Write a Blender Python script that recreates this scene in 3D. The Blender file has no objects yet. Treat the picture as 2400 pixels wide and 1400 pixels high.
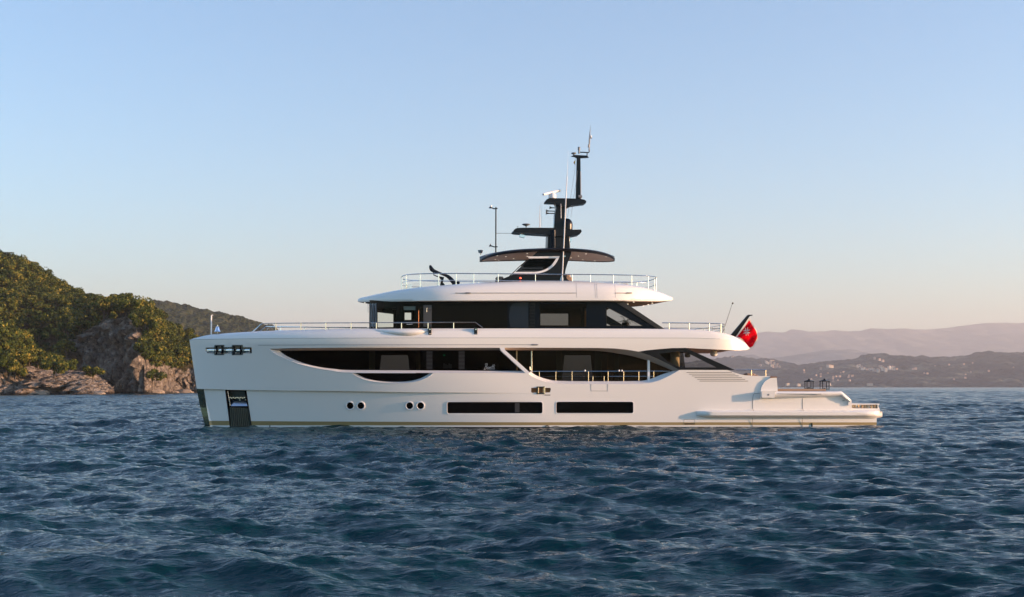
import bpy, math, random
import numpy as np
from mathutils import Vector, noise
from mathutils.geometry import delaunay_2d_cdt

# ---------------------------------------------------------------- camera, sky, sun, exposure
SC = bpy.context.scene
CAMZ = 2.45
F = 3000.0            # focal length in photo pixels (photo is 2400 wide)
HORIZON = 907.0
cam_data = bpy.data.cameras.new('camera')
cam = bpy.data.objects.new('camera', cam_data)
SC.collection.objects.link(cam)
cam.location = (0, 0, CAMZ)
cam.rotation_euler = (math.radians(90), 0, 0)
cam_data.sensor_width = 36.0
cam_data.lens = 36.0 * F / 2400.0
cam_data.shift_y = (HORIZON - 700.0) / 2400.0
cam_data.clip_start = 0.5
cam_data.clip_end = 60000
SC.camera = cam

SUN_ELEV = math.radians(8.0)
SUN_FRONT = math.radians(7.0)        # sun stands to the right, this much towards the camera side
sdir = Vector((math.cos(SUN_ELEV) * math.cos(SUN_FRONT), -math.cos(SUN_ELEV) * math.sin(SUN_FRONT), math.sin(SUN_ELEV)))
world = bpy.data.worlds.new('World')
SC.world = world
world.use_nodes = True
wn = world.node_tree.nodes
bg = wn['Background']
sky = wn.new('ShaderNodeTexSky')
sky.sky_type = 'NISHITA'
sky.sun_disc = False
sky.sun_elevation = SUN_ELEV
sky.sun_rotation = math.atan2(sdir.x, sdir.y)
sky.altitude = 0
sky.air_density = 1.0
sky.dust_density = 0.8
sky.ozone_density = 3.1
world.node_tree.links.new(sky.outputs[0], bg.inputs[0])
bg.inputs[1].default_value = 0.15
sun_data = bpy.data.lights.new('sun', 'SUN')
sun_data.energy = 3.9
sun_data.angle = math.radians(0.6)
sun_data.color = (1.0, 0.60, 0.36)
sun = bpy.data.objects.new('sun', sun_data)
SC.collection.objects.link(sun)
sun.rotation_euler = (-sdir).to_track_quat('-Z', 'Y').to_euler()
SC.view_settings.view_transform = 'Standard'
SC.view_settings.look = 'None'
SC.view_settings.gamma = 1.0
SC.view_settings.exposure = 1.34
SC.cycles.use_denoising = True
SC.cycles.max_bounces = 8
SC.cycles.transparent_max_bounces = 16
SC.cycles.volume_bounces = 0

random.seed(7)
RNG = np.random.default_rng(11)
COL = SC.collection

# ---------------------------------------------------------------- helpers
def tag(o, label=None, cat=None, group=None, kind=None):
    if label: o['label'] = label
    if cat: o['category'] = cat
    if group: o['group'] = group
    if kind: o['kind'] = kind
    return o

def empty(name, loc=(0, 0, 0), rz=0.0):
    o = bpy.data.objects.new(name, None)
    o.location = loc
    o.rotation_euler = (0, 0, rz)
    o.empty_display_size = 0.3
    COL.objects.link(o)
    return o

def mk(name, verts, faces, mat, parent=None, smooth=True, mats_idx=None, normals=None, auto=None):
    me = bpy.data.meshes.new(name)
    me.from_pydata([tuple(v) for v in verts], [], [tuple(f) for f in faces])
    ml = mat if isinstance(mat, (list, tuple)) else [mat]
    for m in ml: me.materials.append(m)
    if mats_idx is not None:
        me.polygons.foreach_set('material_index', np.array(mats_idx, dtype=np.int32))
    me.polygons.foreach_set('use_smooth', np.full(len(me.polygons), smooth, dtype=bool))
    me.update()
    if normals is not None:
        me.normals_split_custom_set_from_vertices([tuple(n) for n in normals])
    elif auto is not None and smooth:
        me.set_sharp_from_angle(angle=math.radians(auto))
    o = bpy.data.objects.new(name, me)
    COL.objects.link(o)
    if parent: o.parent = parent
    return o

def mesh_np(name, co, tris, mat, quads=False):
    """big mesh from numpy arrays, faces (n,3) or (n,4)"""
    me = bpy.data.meshes.new(name)
    k = tris.shape[1]
    me.vertices.add(len(co)); me.vertices.foreach_set('co', co.astype(np.float32).ravel())
    me.loops.add(tris.size); me.loops.foreach_set('vertex_index', tris.astype(np.int32).ravel())
    me.polygons.add(len(tris))
    me.polygons.foreach_set('loop_start', np.arange(len(tris), dtype=np.int32) * k)
    me.polygons.foreach_set('use_smooth', np.ones(len(tris), dtype=bool))
    me.update(calc_edges=True)
    me.validate()
    for m in (mat if isinstance(mat, (list, tuple)) else [mat]): me.materials.append(m)
    o = bpy.data.objects.new(name, me)
    COL.objects.link(o)
    return o

class MB:
    """collects shapes, then links them as one mesh object"""
    def __init__(s): s.v = []; s.f = []
    def add(s, vs, fs):
        b = len(s.v); s.v += [tuple(v) for v in vs]; s.f += [tuple(b + i for i in f) for f in fs]; return s
    def box(s, c, d, rz=0.0, rx=0.0, ry=0.0, bev=0.0):
        from mathutils import Euler
        R = Euler((rx, ry, rz)).to_matrix()
        hx, hy, hz = d[0] / 2, d[1] / 2, d[2] / 2
        if bev <= 0:
            P = [Vector((x, y, z)) for z in (-hz, hz) for x, y in ((-hx, -hy), (hx, -hy), (hx, hy), (-hx, hy))]
            F_ = [(0, 3, 2, 1), (4, 5, 6, 7), (0, 1, 5, 4), (1, 2, 6, 5), (2, 3, 7, 6), (3, 0, 4, 7)]
        else:
            b = bev
            ring = lambda k, z: [Vector((x, y, z)) for x, y in ((-hx + b, -hy + k), (hx - b, -hy + k), (hx - k, -hy + b), (hx - k, hy - b), (hx - b, hy - k), (-hx + b, hy - k), (-hx + k, hy - b), (-hx + k, -hy + b))]
            P = ring(b, -hz) + ring(0, -hz + b) + ring(0, hz - b) + ring(b, hz)
            F_ = [tuple(range(7, -1, -1)), tuple(range(24, 32))]
            for r in range(3):
                for i in range(8):
                    j = (i + 1) % 8
                    F_.append((r * 8 + i, r * 8 + j, r * 8 + 8 + j, r * 8 + 8 + i))
        C_ = Vector(c)
        return s.add([R @ p + C_ for p in P], F_)
    def tube(s, pts, r, n=8, closed=False, cap=True):
        pts = [Vector(p) for p in pts]
        rr = r if isinstance(r, (list, tuple)) else [r] * len(pts)
        N = len(pts); vs = []; nrm = None
        for i, p in enumerate(pts):
            if closed: t = pts[(i + 1) % N] - pts[i - 1]
            else: t = pts[min(i + 1, N - 1)] - pts[max(i - 1, 0)]
            t = t.normalized() if t.length > 1e-9 else Vector((0, 0, 1))
            if nrm is None:
                nrm = t.orthogonal().normalized()
            nrm = (nrm - t * nrm.dot(t))
            nrm = nrm.normalized() if nrm.length > 1e-6 else t.orthogonal().normalized()
            b = t.cross(nrm)
            for k in range(n):
                a = 2 * math.pi * k / n
                vs.append(p + (nrm * math.cos(a) + b * math.sin(a)) * rr[i])
        fs = []
        for i in range(N if closed else N - 1):
            j = (i + 1) % N
            for k in range(n):
                l = (k + 1) % n
                fs.append((i * n + k, i * n + l, j * n + l, j * n + k))
        if cap and not closed:
            fs.append(tuple(range(n - 1, -1, -1))); fs.append(tuple((N - 1) * n + k for k in range(n)))
        return s.add(vs, fs)
    def lathe(s, prof, c, n=24, axis='z', sx=1.0, sy=1.0):
        vs = []; fs = []
        for (r, z) in prof:
            for k in range(n):
                a = 2 * math.pi * k / n
                x, y = r * math.cos(a) * sx, r * math.sin(a) * sy
                p = (x, y, z) if axis == 'z' else ((x, z, y) if axis == 'y' else (z, x, y))
                vs.append(Vector(p) + Vector(c))
        for i in range(len(prof) - 1):
            for k in range(n):
                l = (k + 1) % n
                fs.append((i * n + k, i * n + l, (i + 1) * n + l, (i + 1) * n + k))
        fs.append(tuple(range(n - 1, -1, -1))); fs.append(tuple((len(prof) - 1) * n + k for k in range(n)))
        return s.add(vs, fs)
    def build(s, name, mat, parent=None, smooth=True, auto=35):
        return mk(name, s.v, s.f, mat, parent, smooth, auto=auto)

def cr(pts, n=8):
    """Catmull-Rom resample of a polyline"""
    P = [Vector(p) for p in pts]
    out = []
    for i in range(len(P) - 1):
        p0 = P[max(i - 1, 0)]; p1 = P[i]; p2 = P[i + 1]; p3 = P[min(i + 2, len(P) - 1)]
        for k in range(n):
            t = k / n
            q = 0.5 * ((2 * p1) + (p2 - p0) * t + (2 * p0 - 5 * p1 + 4 * p2 - p3) * t * t + (3 * p1 - p0 - 3 * p2 + p3) * t ** 3)
            out.append(tuple(q))
    out.append(tuple(P[-1]))
    return out

def resample(pts, n):
    """n points evenly spaced along a polyline"""
    P = np.array([tuple(p) for p in pts], float)
    d = np.r_[0, np.cumsum(np.linalg.norm(np.diff(P, axis=0), axis=1))]
    s = np.linspace(0, d[-1], n)
    return [tuple(np.interp(x, d, P[:, k]) for k in range(P.shape[1])) for x in s]

# ---------------------------------------------------------------- materials
def setin(n, key, val):
    if key in n.inputs: n.inputs[key].default_value = val

def mat(name, col, rough=0.5, metal=0.0, spec=0.5, coat=0.0, emit=None, var=0.0, vscale=2.0, bump=0.0, bscale=20.0):
    m = bpy.data.materials.new(name); m.use_nodes = True
    nt = m.node_tree; b = nt.nodes['Principled BSDF']
    setin(b, 'Base Color', (*col, 1)); setin(b, 'Roughness', rough); setin(b, 'Metallic', metal)
    setin(b, 'Specular IOR Level', spec); setin(b, 'Coat Weight', coat); setin(b, 'Coat Roughness', 0.05)
    if emit: setin(b, 'Emission Color', (*emit[0], 1)); setin(b, 'Emission Strength', emit[1])
    if var > 0 or bump > 0:
        tc = nt.nodes.new('ShaderNodeTexCoord')
        nz = nt.nodes.new('ShaderNodeTexNoise'); nz.inputs['Scale'].default_value = vscale; nz.inputs['Detail'].default_value = 5
        nt.links.new(tc.outputs['Object'], nz.inputs['Vector'])
        if var > 0:
            mx = nt.nodes.new('ShaderNodeMix'); mx.data_type = 'RGBA'
            mx.inputs[6].default_value = (*[c * (1 - var) for c in col], 1); mx.inputs[7].default_value = (*[min(1, c * (1 + var)) for c in col], 1)
            nt.links.new(nz.outputs[0], mx.inputs[0]); nt.links.new(mx.outputs[2], b.inputs['Base Color'])
        if bump > 0:
            nb = nt.nodes.new('ShaderNodeTexNoise'); nb.inputs['Scale'].default_value = bscale; nb.inputs['Detail'].default_value = 4
            nt.links.new(tc.outputs['Object'], nb.inputs['Vector'])
            bp = nt.nodes.new('ShaderNodeBump'); bp.inputs['Strength'].default_value = bump; bp.inputs['Distance'].default_value = 0.05
            nt.links.new(nb.outputs[0], bp.inputs['Height']); nt.links.new(bp.outputs[0], b.inputs['Normal'])
    return m

def glass(name, tint, rough=0.02, ior=1.15):
    """tinted pane: see-through tint plus mirror-like Fresnel reflection"""
    m = bpy.data.materials.new(name); m.use_nodes = True
    nt = m.node_tree; nt.nodes.clear()
    out = nt.nodes.new('ShaderNodeOutputMaterial')
    tr = nt.nodes.new('ShaderNodeBsdfTransparent'); tr.inputs[0].default_value = (*tint, 1)
    gl = nt.nodes.new('ShaderNodeBsdfGlossy'); gl.inputs['Roughness'].default_value = rough
    fr = nt.nodes.new('ShaderNodeFresnel'); fr.inputs[0].default_value = ior
    mx = nt.nodes.new('ShaderNodeMixShader')
    nt.links.new(fr.outputs[0], mx.inputs[0]); nt.links.new(tr.outputs[0], mx.inputs[1]); nt.links.new(gl.outputs[0], mx.inputs[2])
    nt.links.new(mx.outputs[0], out.inputs[0])
    return m

M = {}
M['white'] = mat('white_paint', (0.80, 0.77, 0.73), 0.22, coat=0.35, var=0.012, vscale=0.35, bump=0.02, bscale=0.6)
M['white2'] = mat('white_trim', (0.78, 0.77, 0.78), 0.35)
M['gold'] = mat('gold_stripe', (0.34, 0.25, 0.11), 0.35, metal=0.1)
M['boot'] = mat('black_boot_paint', (0.008, 0.008, 0.010), 0.35)
M['black'] = mat('black_paint', (0.006, 0.007, 0.010), 0.28, spec=0.25)
M['blackg'] = mat('black_glass_panel', (0.003, 0.003, 0.003), 0.04, spec=0.06)
M['navy'] = mat('navy_glass_panel', (0.002, 0.005, 0.013), 0.05, spec=0.08)
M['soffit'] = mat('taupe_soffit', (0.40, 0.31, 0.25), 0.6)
M['steel'] = mat('stainless_steel', (0.75, 0.74, 0.72), 0.18, metal=1.0)
M['darksteel'] = mat('dark_ribbed_steel', (0.11, 0.13, 0.12), 0.3, metal=0.9)
M['stem'] = mat('stem_plate', (0.10, 0.13, 0.12), 0.15, metal=1.0, bump=0.35, bscale=1.2)
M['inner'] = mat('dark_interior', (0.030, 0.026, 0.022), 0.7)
M['inner2'] = mat('brown_interior', (0.10, 0.065, 0.045), 0.6, var=0.3)
M['curtain'] = mat('curtain_cloth', (0.55, 0.45, 0.28), 0.9, bump=0.3, bscale=8)
M['teak'] = mat('teak', (0.26, 0.12, 0.055), 0.6, var=0.25, vscale=6)
M['cushion'] = mat('tan_cushion', (0.36, 0.25, 0.18), 0.9, bump=0.2)
M['grey'] = mat('grey_plastic', (0.20, 0.21, 0.23), 0.4)
M['dgrey'] = mat('dark_grey_plastic', (0.030, 0.030, 0.034), 0.5)
M['red'] = mat('red_lens', (0.7, 0.02, 0.01), 0.2, emit=((1, 0.05, 0.02), 1.2))
M['lamp'] = mat('downlight', (0.9, 0.85, 0.75), 0.4, emit=((1, 0.88, 0.7), 0.45))
M['rust'] = mat('bronze', (0.30, 0.13, 0.06), 0.35, metal=0.7)
M['seam'] = mat('seam_gap', (0.16, 0.15, 0.15), 0.7)
M['louvre'] = mat('louvre_gap', (0.22, 0.19, 0.17), 0.7)
G_dark = glass('tinted_glass', (0.16, 0.16, 0.15))
G_navy = glass('navy_tinted_glass', (0.12, 0.14, 0.15))
G_clear = glass('clear_glass', (0.80, 0.86, 0.80))
G_far = glass('far_side_glass', (0.30, 0.31, 0.32))
G_mid = glass('smoked_glass', (0.45, 0.46, 0.46))
# ---------------------------------------------------------------- sea
def water_mat():
    m = bpy.data.materials.new('sea_water'); m.use_nodes = True
    nt = m.node_tree; b = nt.nodes['Principled BSDF']
    setin(b, 'Base Color', (0.0, 0.030, 0.037, 1)); setin(b, 'Roughness', 0.07); setin(b, 'IOR', 1.30); setin(b, 'Specular IOR Level', 0.41)
    g = nt.nodes.new('ShaderNodeNewGeometry')
    ra = nt.nodes.new('ShaderNodeAttribute'); ra.attribute_name = 'fine_wave_roughness'
    def nz(scale, sx, sy, det, rot):
        mp = nt.nodes.new('ShaderNodeMapping'); mp.inputs['Scale'].default_value = (sx, sy, 1); mp.inputs['Rotation'].default_value = (0, 0, rot)
        n = nt.nodes.new('ShaderNodeTexNoise'); n.inputs['Scale'].default_value = scale; n.inputs['Detail'].default_value = det; n.inputs['Roughness'].default_value = 0.6
        nt.links.new(g.outputs['Position'], mp.inputs[0]); nt.links.new(mp.outputs[0], n.inputs['Vector']); return n
    n1 = nz(7.0, 0.6, 1.4, 6, 0.15); n2 = nz(1.1, 0.55, 1.5, 5, -0.15)
    n3 = nz(0.045, 0.35, 1.8, 4, 0.1); mr = nt.nodes.new('ShaderNodeMapRange'); mr.inputs[1].default_value = 0.35; mr.inputs[2].default_value = 0.65; mr.inputs[3].default_value = 0.55; mr.inputs[4].default_value = 1.35
    mu = nt.nodes.new('ShaderNodeMath'); mu.operation = 'MULTIPLY'; nt.links.new(n3.outputs[0], mr.inputs[0]); nt.links.new(mr.outputs[0], mu.inputs[0]); nt.links.new(ra.outputs['Fac'], mu.inputs[1]); nt.links.new(mu.outputs[0], b.inputs['Roughness'])
    b1 = nt.nodes.new('ShaderNodeBump'); b1.inputs['Strength'].default_value = 1.0; b1.inputs['Distance'].default_value = 0.035
    b2 = nt.nodes.new('ShaderNodeBump'); b2.inputs['Strength'].default_value = 1.0; b2.inputs['Distance'].default_value = 0.15
    nt.links.new(n1.outputs[0], b1.inputs['Height']); nt.links.new(n2.outputs[0], b2.inputs['Height'])
    nt.links.new(b2.outputs[0], b1.inputs['Normal']); nt.links.new(b1.outputs[0], b.inputs['Normal'])
    return m

def build_water():
    na, nr = 1650, 1750
    ang = np.linspace(-math.radians(42), math.radians(42), na)
    r = np.exp(np.linspace(math.log(7.0), math.log(1500.0), nr))
    r = np.r_[r, [2200, 3500, 6000, 10000, 25500]]
    Rg, A = np.meshgrid(r, ang, indexing='ij')
    X = Rg * np.sin(A); Y = Rg * np.cos(A)
    Z = np.zeros_like(X); DX = np.zeros_like(X); DY = np.zeros_like(X)
    rs = np.gradient(r)[:, None]
    rng = np.random.default_rng(5)
    wind = math.radians(-108)          # travel direction, mostly towards the camera
    lam = np.r_[np.exp(rng.uniform(math.log(0.15), math.log(2.1), 170)), np.exp(rng.uniform(math.log(2.6), math.log(9.0), 26))]
    # patches of livelier and calmer water
    patch = 1 + 0.35 * np.sin(X * 0.045 + 1.3 + 0.8 * np.sin(Y * 0.021)) * np.sin(Y * 0.030 + 0.6 * np.sin(X * 0.03))
    for L in lam:
        th = wind + rng.normal(0, 0.38)
        k = 2 * math.pi / L
        amp = 0.0042 * L ** 0.80 * rng.uniform(0.5, 1.4)
        if L > 2.55: amp = 0.0092 * L ** 0.5 * rng.uniform(0.5, 1.2)
        ph = rng.uniform(0, 2 * math.pi)
        att = np.clip((L / rs - 1.1) / 1.2, 0, 1) * np.interp(r, [20, 60, 200], [1.0, 1.15, 1.5])[:, None]
        kx, ky = k * math.cos(th), k * math.sin(th)
        rows = np.where(att[:, 0] > 0)[0]
        if len(rows) == 0: continue
        s = slice(0, rows.max() + 1)
        P = kx * X[s] + ky * Y[s] + ph
        c = np.cos(P) * att[s] * amp; sn = np.sin(P) * att[s] * amp
        Z[s] += c * patch[s]; DX[s] -= sn * 0.3 * math.cos(th); DY[s] -= sn * 0.3 * math.sin(th)
    co = np.stack([X + DX, Y + DY, Z], -1).reshape(-1, 3)
    n0 = X.shape[0]
    idx = np.arange(n0 * na).reshape(n0, na)
    q = np.stack([idx[:-1, :-1], idx[:-1, 1:], idx[1:, 1:], idx[1:, :-1]], -1).reshape(-1, 4)
    o = mesh_np('sea_water', co, q[:, ::-1], water_mat())
    a = o.data.attributes.new('fine_wave_roughness', 'FLOAT', 'POINT')
    rv = np.interp(np.log(r), np.log([20, 60, 150, 400, 1000]), [0.06, 0.08, 0.12, 0.18, 0.22])
    a.data.foreach_set('value', np.repeat(rv, na).astype(np.float32))
    tag(o, kind='structure')
    return o
build_water()
# ---------------------------------------------------------------- headland, far hills, mountains, trees, houses
def fbm(x, y, z=0.0, o=5, h=0.9):
    return noise.fractal((x, y, z), h, 2.1, o, noise_basis='PERLIN_ORIGINAL')

def interp(L, x): return np.interp(x, [p[0] for p in L], [p[1] for p in L])
def zpx(py, Y): return CAMZ + (HORIZON - py) * Y / F

RIDGE = [(-700, 550), (-300, 555), (0, 586), (60, 600), (100, 621), (180, 658), (230, 690), (280, 722), (330, 734), (370, 748), (430, 768), (500, 792), (540, 806), (580, 822), (640, 850), (700, 900), (720, 912)]
SPUR = [(-700, 640), (-300, 680), (-120, 735), (0, 775), (40, 805), (75, 850), (110, 866), (160, 874), (200, 885), (235, 899), (248, 912), (254, 930)]
SHORE = [(-700, 440), (150, 452), (165, 468), (200, 466), (335, 440), (352, 444), (380, 464), (410, 486), (470, 500), (720, 505)]
CLIFFTOP = [(150, 860), (165, 785), (200, 770), (240, 748), (300, 736), (325, 742), (345, 780), (385, 855), (410, 862), (440, 862), (480, 868), (600, 890), (720, 915)]

def sstep0(a, b, x):
    t = min(max((x - a) / (b - a), 0), 1); return t * t * (3 - 2 * t)

def land_h(px, Y):
    """height of the headland above the sea, at image column px and distance Y (a real point X = (px-1200)/F*Y)"""
    Ys = float(interp(SHORE, px)); Yr = 640.0
    zr = zpx(float(interp(RIDGE, px)), Yr) - (8.0 + 1.5 * min(max((px - 200) / 200, 0), 1))
    X = (px - 1200) / F * Y
    nz = fbm(X * 0.022, Y * 0.022, 3.1, 6)
    gl = fbm(X * 0.012 + 0.35 * nz, Y * 0.006, 9.0, 3)
    t = (Y - Ys + 5 * fbm(X * 0.06, Y * 0.06, 1, 4)) / (Yr - Ys)
    if t <= 0: z = -2.0 + 20 * t
    else:
        ct = float(interp(CLIFFTOP, px)) if px > 150 else 895
        zc = max(zpx(ct, Ys + 6) - 1.0, 1.0)
        rise = 1 - math.exp(-t * (Yr - Ys) / (3.0 + zc * 0.15))
        tt = min(t, 1.0)
        zc = min(zc, zr * 0.95)
        z = zc * rise + (zr - zc) * (tt ** 0.85)
        if t > 1: z = zr - (t - 1) * 60
        env = min(1, t * 6) * min(1, max(0, 1.25 - t) * 2.5)
        z += (4.5 * nz + 5.0 * gl * (1 if t < 0.7 else 0.1)) * env * min(1, zr / 30)
        if px < 262 and 0 < t < 0.75: z -= 0.30 * zr * math.sin(math.pi * t / 0.75) ** 1.5 * sstep0(-60, 60, px) * (1 - sstep0(215, 262, px))
        z = max(z, 0.6 * rise)
    # nearer spur with pale rocks on the left
    if px < 262:
        Yk = 432 if px < 110 else 420
        zs = zpx(float(interp(SPUR, px)), Yk)
        f = (Y - 384 - 4 * fbm(X * 0.05, 0, 5, 3)) / (Yk - 384)
        if zs > 0:
            if f <= 0: s = -2 + 12 * f
            elif f < 1: s = zs * (0.35 * min(1, f * 6) + 0.65 * f ** 0.9)
            else: s = zs * max(0.0, 1 - 0.9 * (f - 1)) - 0.5
            if f > 0: s += (1.6 * nz + 0.9 * fbm(X * .15, Y * .15, 2, 4)) * min(1, f * 4) * min(1, zs / 6)
            z = max(z, s)
    return z

def rockiness(px, Y):
    Ys = float(interp(SHORE, px))
    r = 0.0
    if 158 < px < 338 and Y < Ys + 22: r = 1.0
    if px >= 362 and Y < Ys + 11 + 9 * fbm(px * .05, Y * .05, 0, 3): r = 1.0
    if px <= 158 and Y < Ys + 4: r = 0.8
    return r

def land_mat():
    m = bpy.data.materials.new('headland_ground'); m.use_nodes = True
    nt = m.node_tree; b = nt.nodes['Principled BSDF']; setin(b, 'Roughness', 0.95); setin(b, 'Specular IOR Level', 0.1)
    g = nt.nodes.new('ShaderNodeNewGeometry')
    at = nt.nodes.new('ShaderNodeAttribute'); at.attribute_name = 'rock'
    def nz(scale, det=6, mapz=1.0):
        n = nt.nodes.new('ShaderNodeTexNoise'); n.inputs['Scale'].default_value = scale; n.inputs['Detail'].default_value = det; n.inputs['Roughness'].default_value = 0.65
        mp = nt.nodes.new('ShaderNodeMapping'); mp.inputs['Scale'].default_value = (1, 1, mapz); nt.links.new(g.outputs['Position'], mp.inputs[0]); nt.links.new(mp.outputs[0], n.inputs['Vector']); return n
    n1 = nz(0.10); n2 = nz(0.55, 8); n3 = nz(0.06)
    r1 = nt.nodes.new('ShaderNodeValToRGB'); r1.color_ramp.elements[0].position = 0.36; r1.color_ramp.elements[0].color = (0.12, 0.10, 0.085, 1); r1.color_ramp.elements[1].position = 0.64; r1.color_ramp.elements[1].color = (0.62, 0.50, 0.39, 1)
    e = r1.color_ramp.elements.new(0.5); e.color = (0.40, 0.32, 0.25, 1)
    r2 = nt.nodes.new('ShaderNodeValToRGB'); r2.color_ramp.elements[0].color = (0.018, 0.026, 0.010, 1); r2.color_ramp.elements[1].color = (0.13, 0.10, 0.045, 1); r2.color_ramp.elements[0].position = .35; r2.color_ramp.elements[1].position = .7
    nt.links.new(n2.outputs[0], r1.inputs[0]); nt.links.new(n1.outputs[0], r2.inputs[0])
    mx = nt.nodes.new('ShaderNodeMix'); mx.data_type = 'RGBA'
    nt.links.new(at.outputs['Fac'], mx.inputs[0]); nt.links.new(r2.outputs[0], mx.inputs[6]); nt.links.new(r1.outputs[0], mx.inputs[7])
    # dark wet band at the waterline
    sp = nt.nodes.new('ShaderNodeSeparateXYZ'); nt.links.new(g.outputs['Position'], sp.inputs[0])
    mr = nt.nodes.new('ShaderNodeMapRange'); mr.inputs[1].default_value = 0.2; mr.inputs[2].default_value = 1.3; nt.links.new(sp.outputs[2], mr.inputs[0])
    m2 = nt.nodes.new('ShaderNodeMix'); m2.data_type = 'RGBA'; m2.inputs[6].default_value = (0.035, 0.028, 0.024, 1)
    nt.links.new(mr.outputs[0], m2.inputs[0]); nt.links.new(mx.outputs[2], m2.inputs[7]); nt.links.new(m2.outputs[2], b.inputs['Base Color'])
    bp = nt.nodes.new('ShaderNodeBump'); bp.inputs['Strength'].default_value = 1.0; bp.inputs['Distance'].default_value = 2.6
    vo = nt.nodes.new('ShaderNodeTexVoronoi'); vo.feature = 'DISTANCE_TO_EDGE'; vo.inputs['Scale'].default_value = 0.45
    wv = nt.nodes.new('ShaderNodeVectorMath'); wv.operation = 'MULTIPLY_ADD'; wv.inputs[1].default_value = (5, 5, 5); nt.links.new(n2.outputs[1], wv.inputs[0]); nt.links.new(g.outputs['Position'], wv.inputs[2]); nt.links.new(wv.outputs[0], vo.inputs['Vector'])
    cm_ = nt.nodes.new('ShaderNodeMath'); cm_.operation = 'MINIMUM'; cm_.inputs[1].default_value = 0.22; nt.links.new(vo.outputs[0], cm_.inputs[0])
    ca_ = nt.nodes.new('ShaderNodeMath'); ca_.operation = 'MULTIPLY_ADD'; ca_.inputs[1].default_value = 1.6; nt.links.new(cm_.outputs[0], ca_.inputs[0]); nt.links.new(n2.outputs[0], ca_.inputs[2])
    nt.links.new(ca_.outputs[0], bp.inputs['Height']); nt.links.new(bp.outputs[0], b.inputs['Normal'])
    return m

def build_headland():
    pxs = np.r_[np.linspace(-700, -60, 70, endpoint=False), np.linspace(-60, 560, 300), np.linspace(565, 730, 40)]
    Ys = np.r_[np.linspace(378, 520, 150, endpoint=False), np.linspace(520, 760, 70)]
    n, m = len(Ys), len(pxs)
    co = np.zeros((n, m, 3)); rk = np.zeros((n, m))
    for i, Y in enumerate(Ys):
        for j, px in enumerate(pxs):
            X = (px - 1200) / F * Y
            z = land_h(px, Y)
            r = rockiness(px, Y) if not (px <= 158 and z > 4) else 0.0
            if 335 < px and z > 9 + 3 * fbm(px * .1, Y * .1, 4, 3): r = 0.0
            spur_rock = 1.0 if (60 < px < 262 and Y < 425 and z < zpx(862, 420)) else 0.0
            if px <= 60 and z < 5.0 and Y < 425: spur_rock = 1.0
            r = max(r, spur_rock)
            cr_ = 0
            if r > 0 and z > -1:
                cr_ = 0.8 * fbm(X * 0.10, z * 0.10, Y * 0.1, 6, 0.5) + 0.5 * (0.5 - abs(fbm(X * 0.2, z * 0.06, Y * 0.2 + 9, 4, 0.6)) * 2)
            co[i, j] = (X + 2.2 * cr_ * r, Y + 6.5 * cr_ * r, z + (1.0 * cr_ * r if z > 0 else 0)); rk[i, j] = r
    idx = np.arange(n * m).reshape(n, m)
    q = np.stack([idx[:-1, :-1], idx[:-1, 1:], idx[1:, 1:], idx[1:, :-1]], -1).reshape(-1, 4)
    o = mesh_np('headland_terrain', co.reshape(-1, 3), q, land_mat())
    du = np.gradient(co, axis=1); dv = np.gradient(co, axis=0); nr_ = np.cross(du, dv); nr_ /= np.linalg.norm(nr_, axis=2)[..., None] + 1e-9
    rk2 = np.maximum(rk, np.clip((0.62 - np.abs(nr_[..., 2])) * 6, 0, 1))
    a = o.data.attributes.new('rock', 'FLOAT', 'POINT'); a.data.foreach_set('value', rk2.astype(np.float32).ravel())
    tag(o, kind='structure')
    return pxs, Ys, co, rk
PXS, YS, LCO, LRK = build_headland()

def leaf_mat(name='leaves', c0=(0.010, 0.018, 0.004), c1=(0.068, 0.090, 0.014), c2=(0.38, 0.28, 0.050)):
    m = bpy.data.materials.new(name); m.use_nodes = True
    nt = m.node_tree; b = nt.nodes['Principled BSDF']; setin(b, 'Roughness', 0.8); setin(b, 'Specular IOR Level', 0.15)
    g = nt.nodes.new('ShaderNodeNewGeometry')
    n = nt.nodes.new('ShaderNodeTexNoise'); n.inputs['Scale'].default_value = 0.11; n.inputs['Detail'].default_value = 3; n.inputs['Roughness'].default_value = 0.7
    nt.links.new(g.outputs['Position'], n.inputs['Vector'])
    n2 = nt.nodes.new('ShaderNodeTexNoise'); n2.inputs['Scale'].default_value = 0.9; n2.inputs['Detail'].default_value = 2
    nt.links.new(g.outputs['Position'], n2.inputs['Vector'])
    ad = nt.nodes.new('ShaderNodeMath'); ad.operation = 'ADD'; sc = nt.nodes.new('ShaderNodeMath'); sc.operation = 'MULTIPLY'; sc.inputs[1].default_value = 0.5
    nt.links.new(n.outputs[0], ad.inputs[0]); nt.links.new(n2.outputs[0], ad.inputs[1]); nt.links.new(ad.outputs[0], sc.inputs[0])
    r = nt.nodes.new('ShaderNodeValToRGB'); el = r.color_ramp.elements
    el[0].position = 0.36; el[0].color = (*c0, 1); el[1].position = 0.64; el[1].color = (*c2, 1); e = el.new(0.52); e.color = (*c1, 1)
    nt.links.new(sc.outputs[0], r.inputs[0]); nt.links.new(r.outputs[0], b.inputs['Base Color'])
    return m
LEAF = leaf_mat()
BARK = mat('bark', (0.10, 0.075, 0.055), 0.9)

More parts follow.
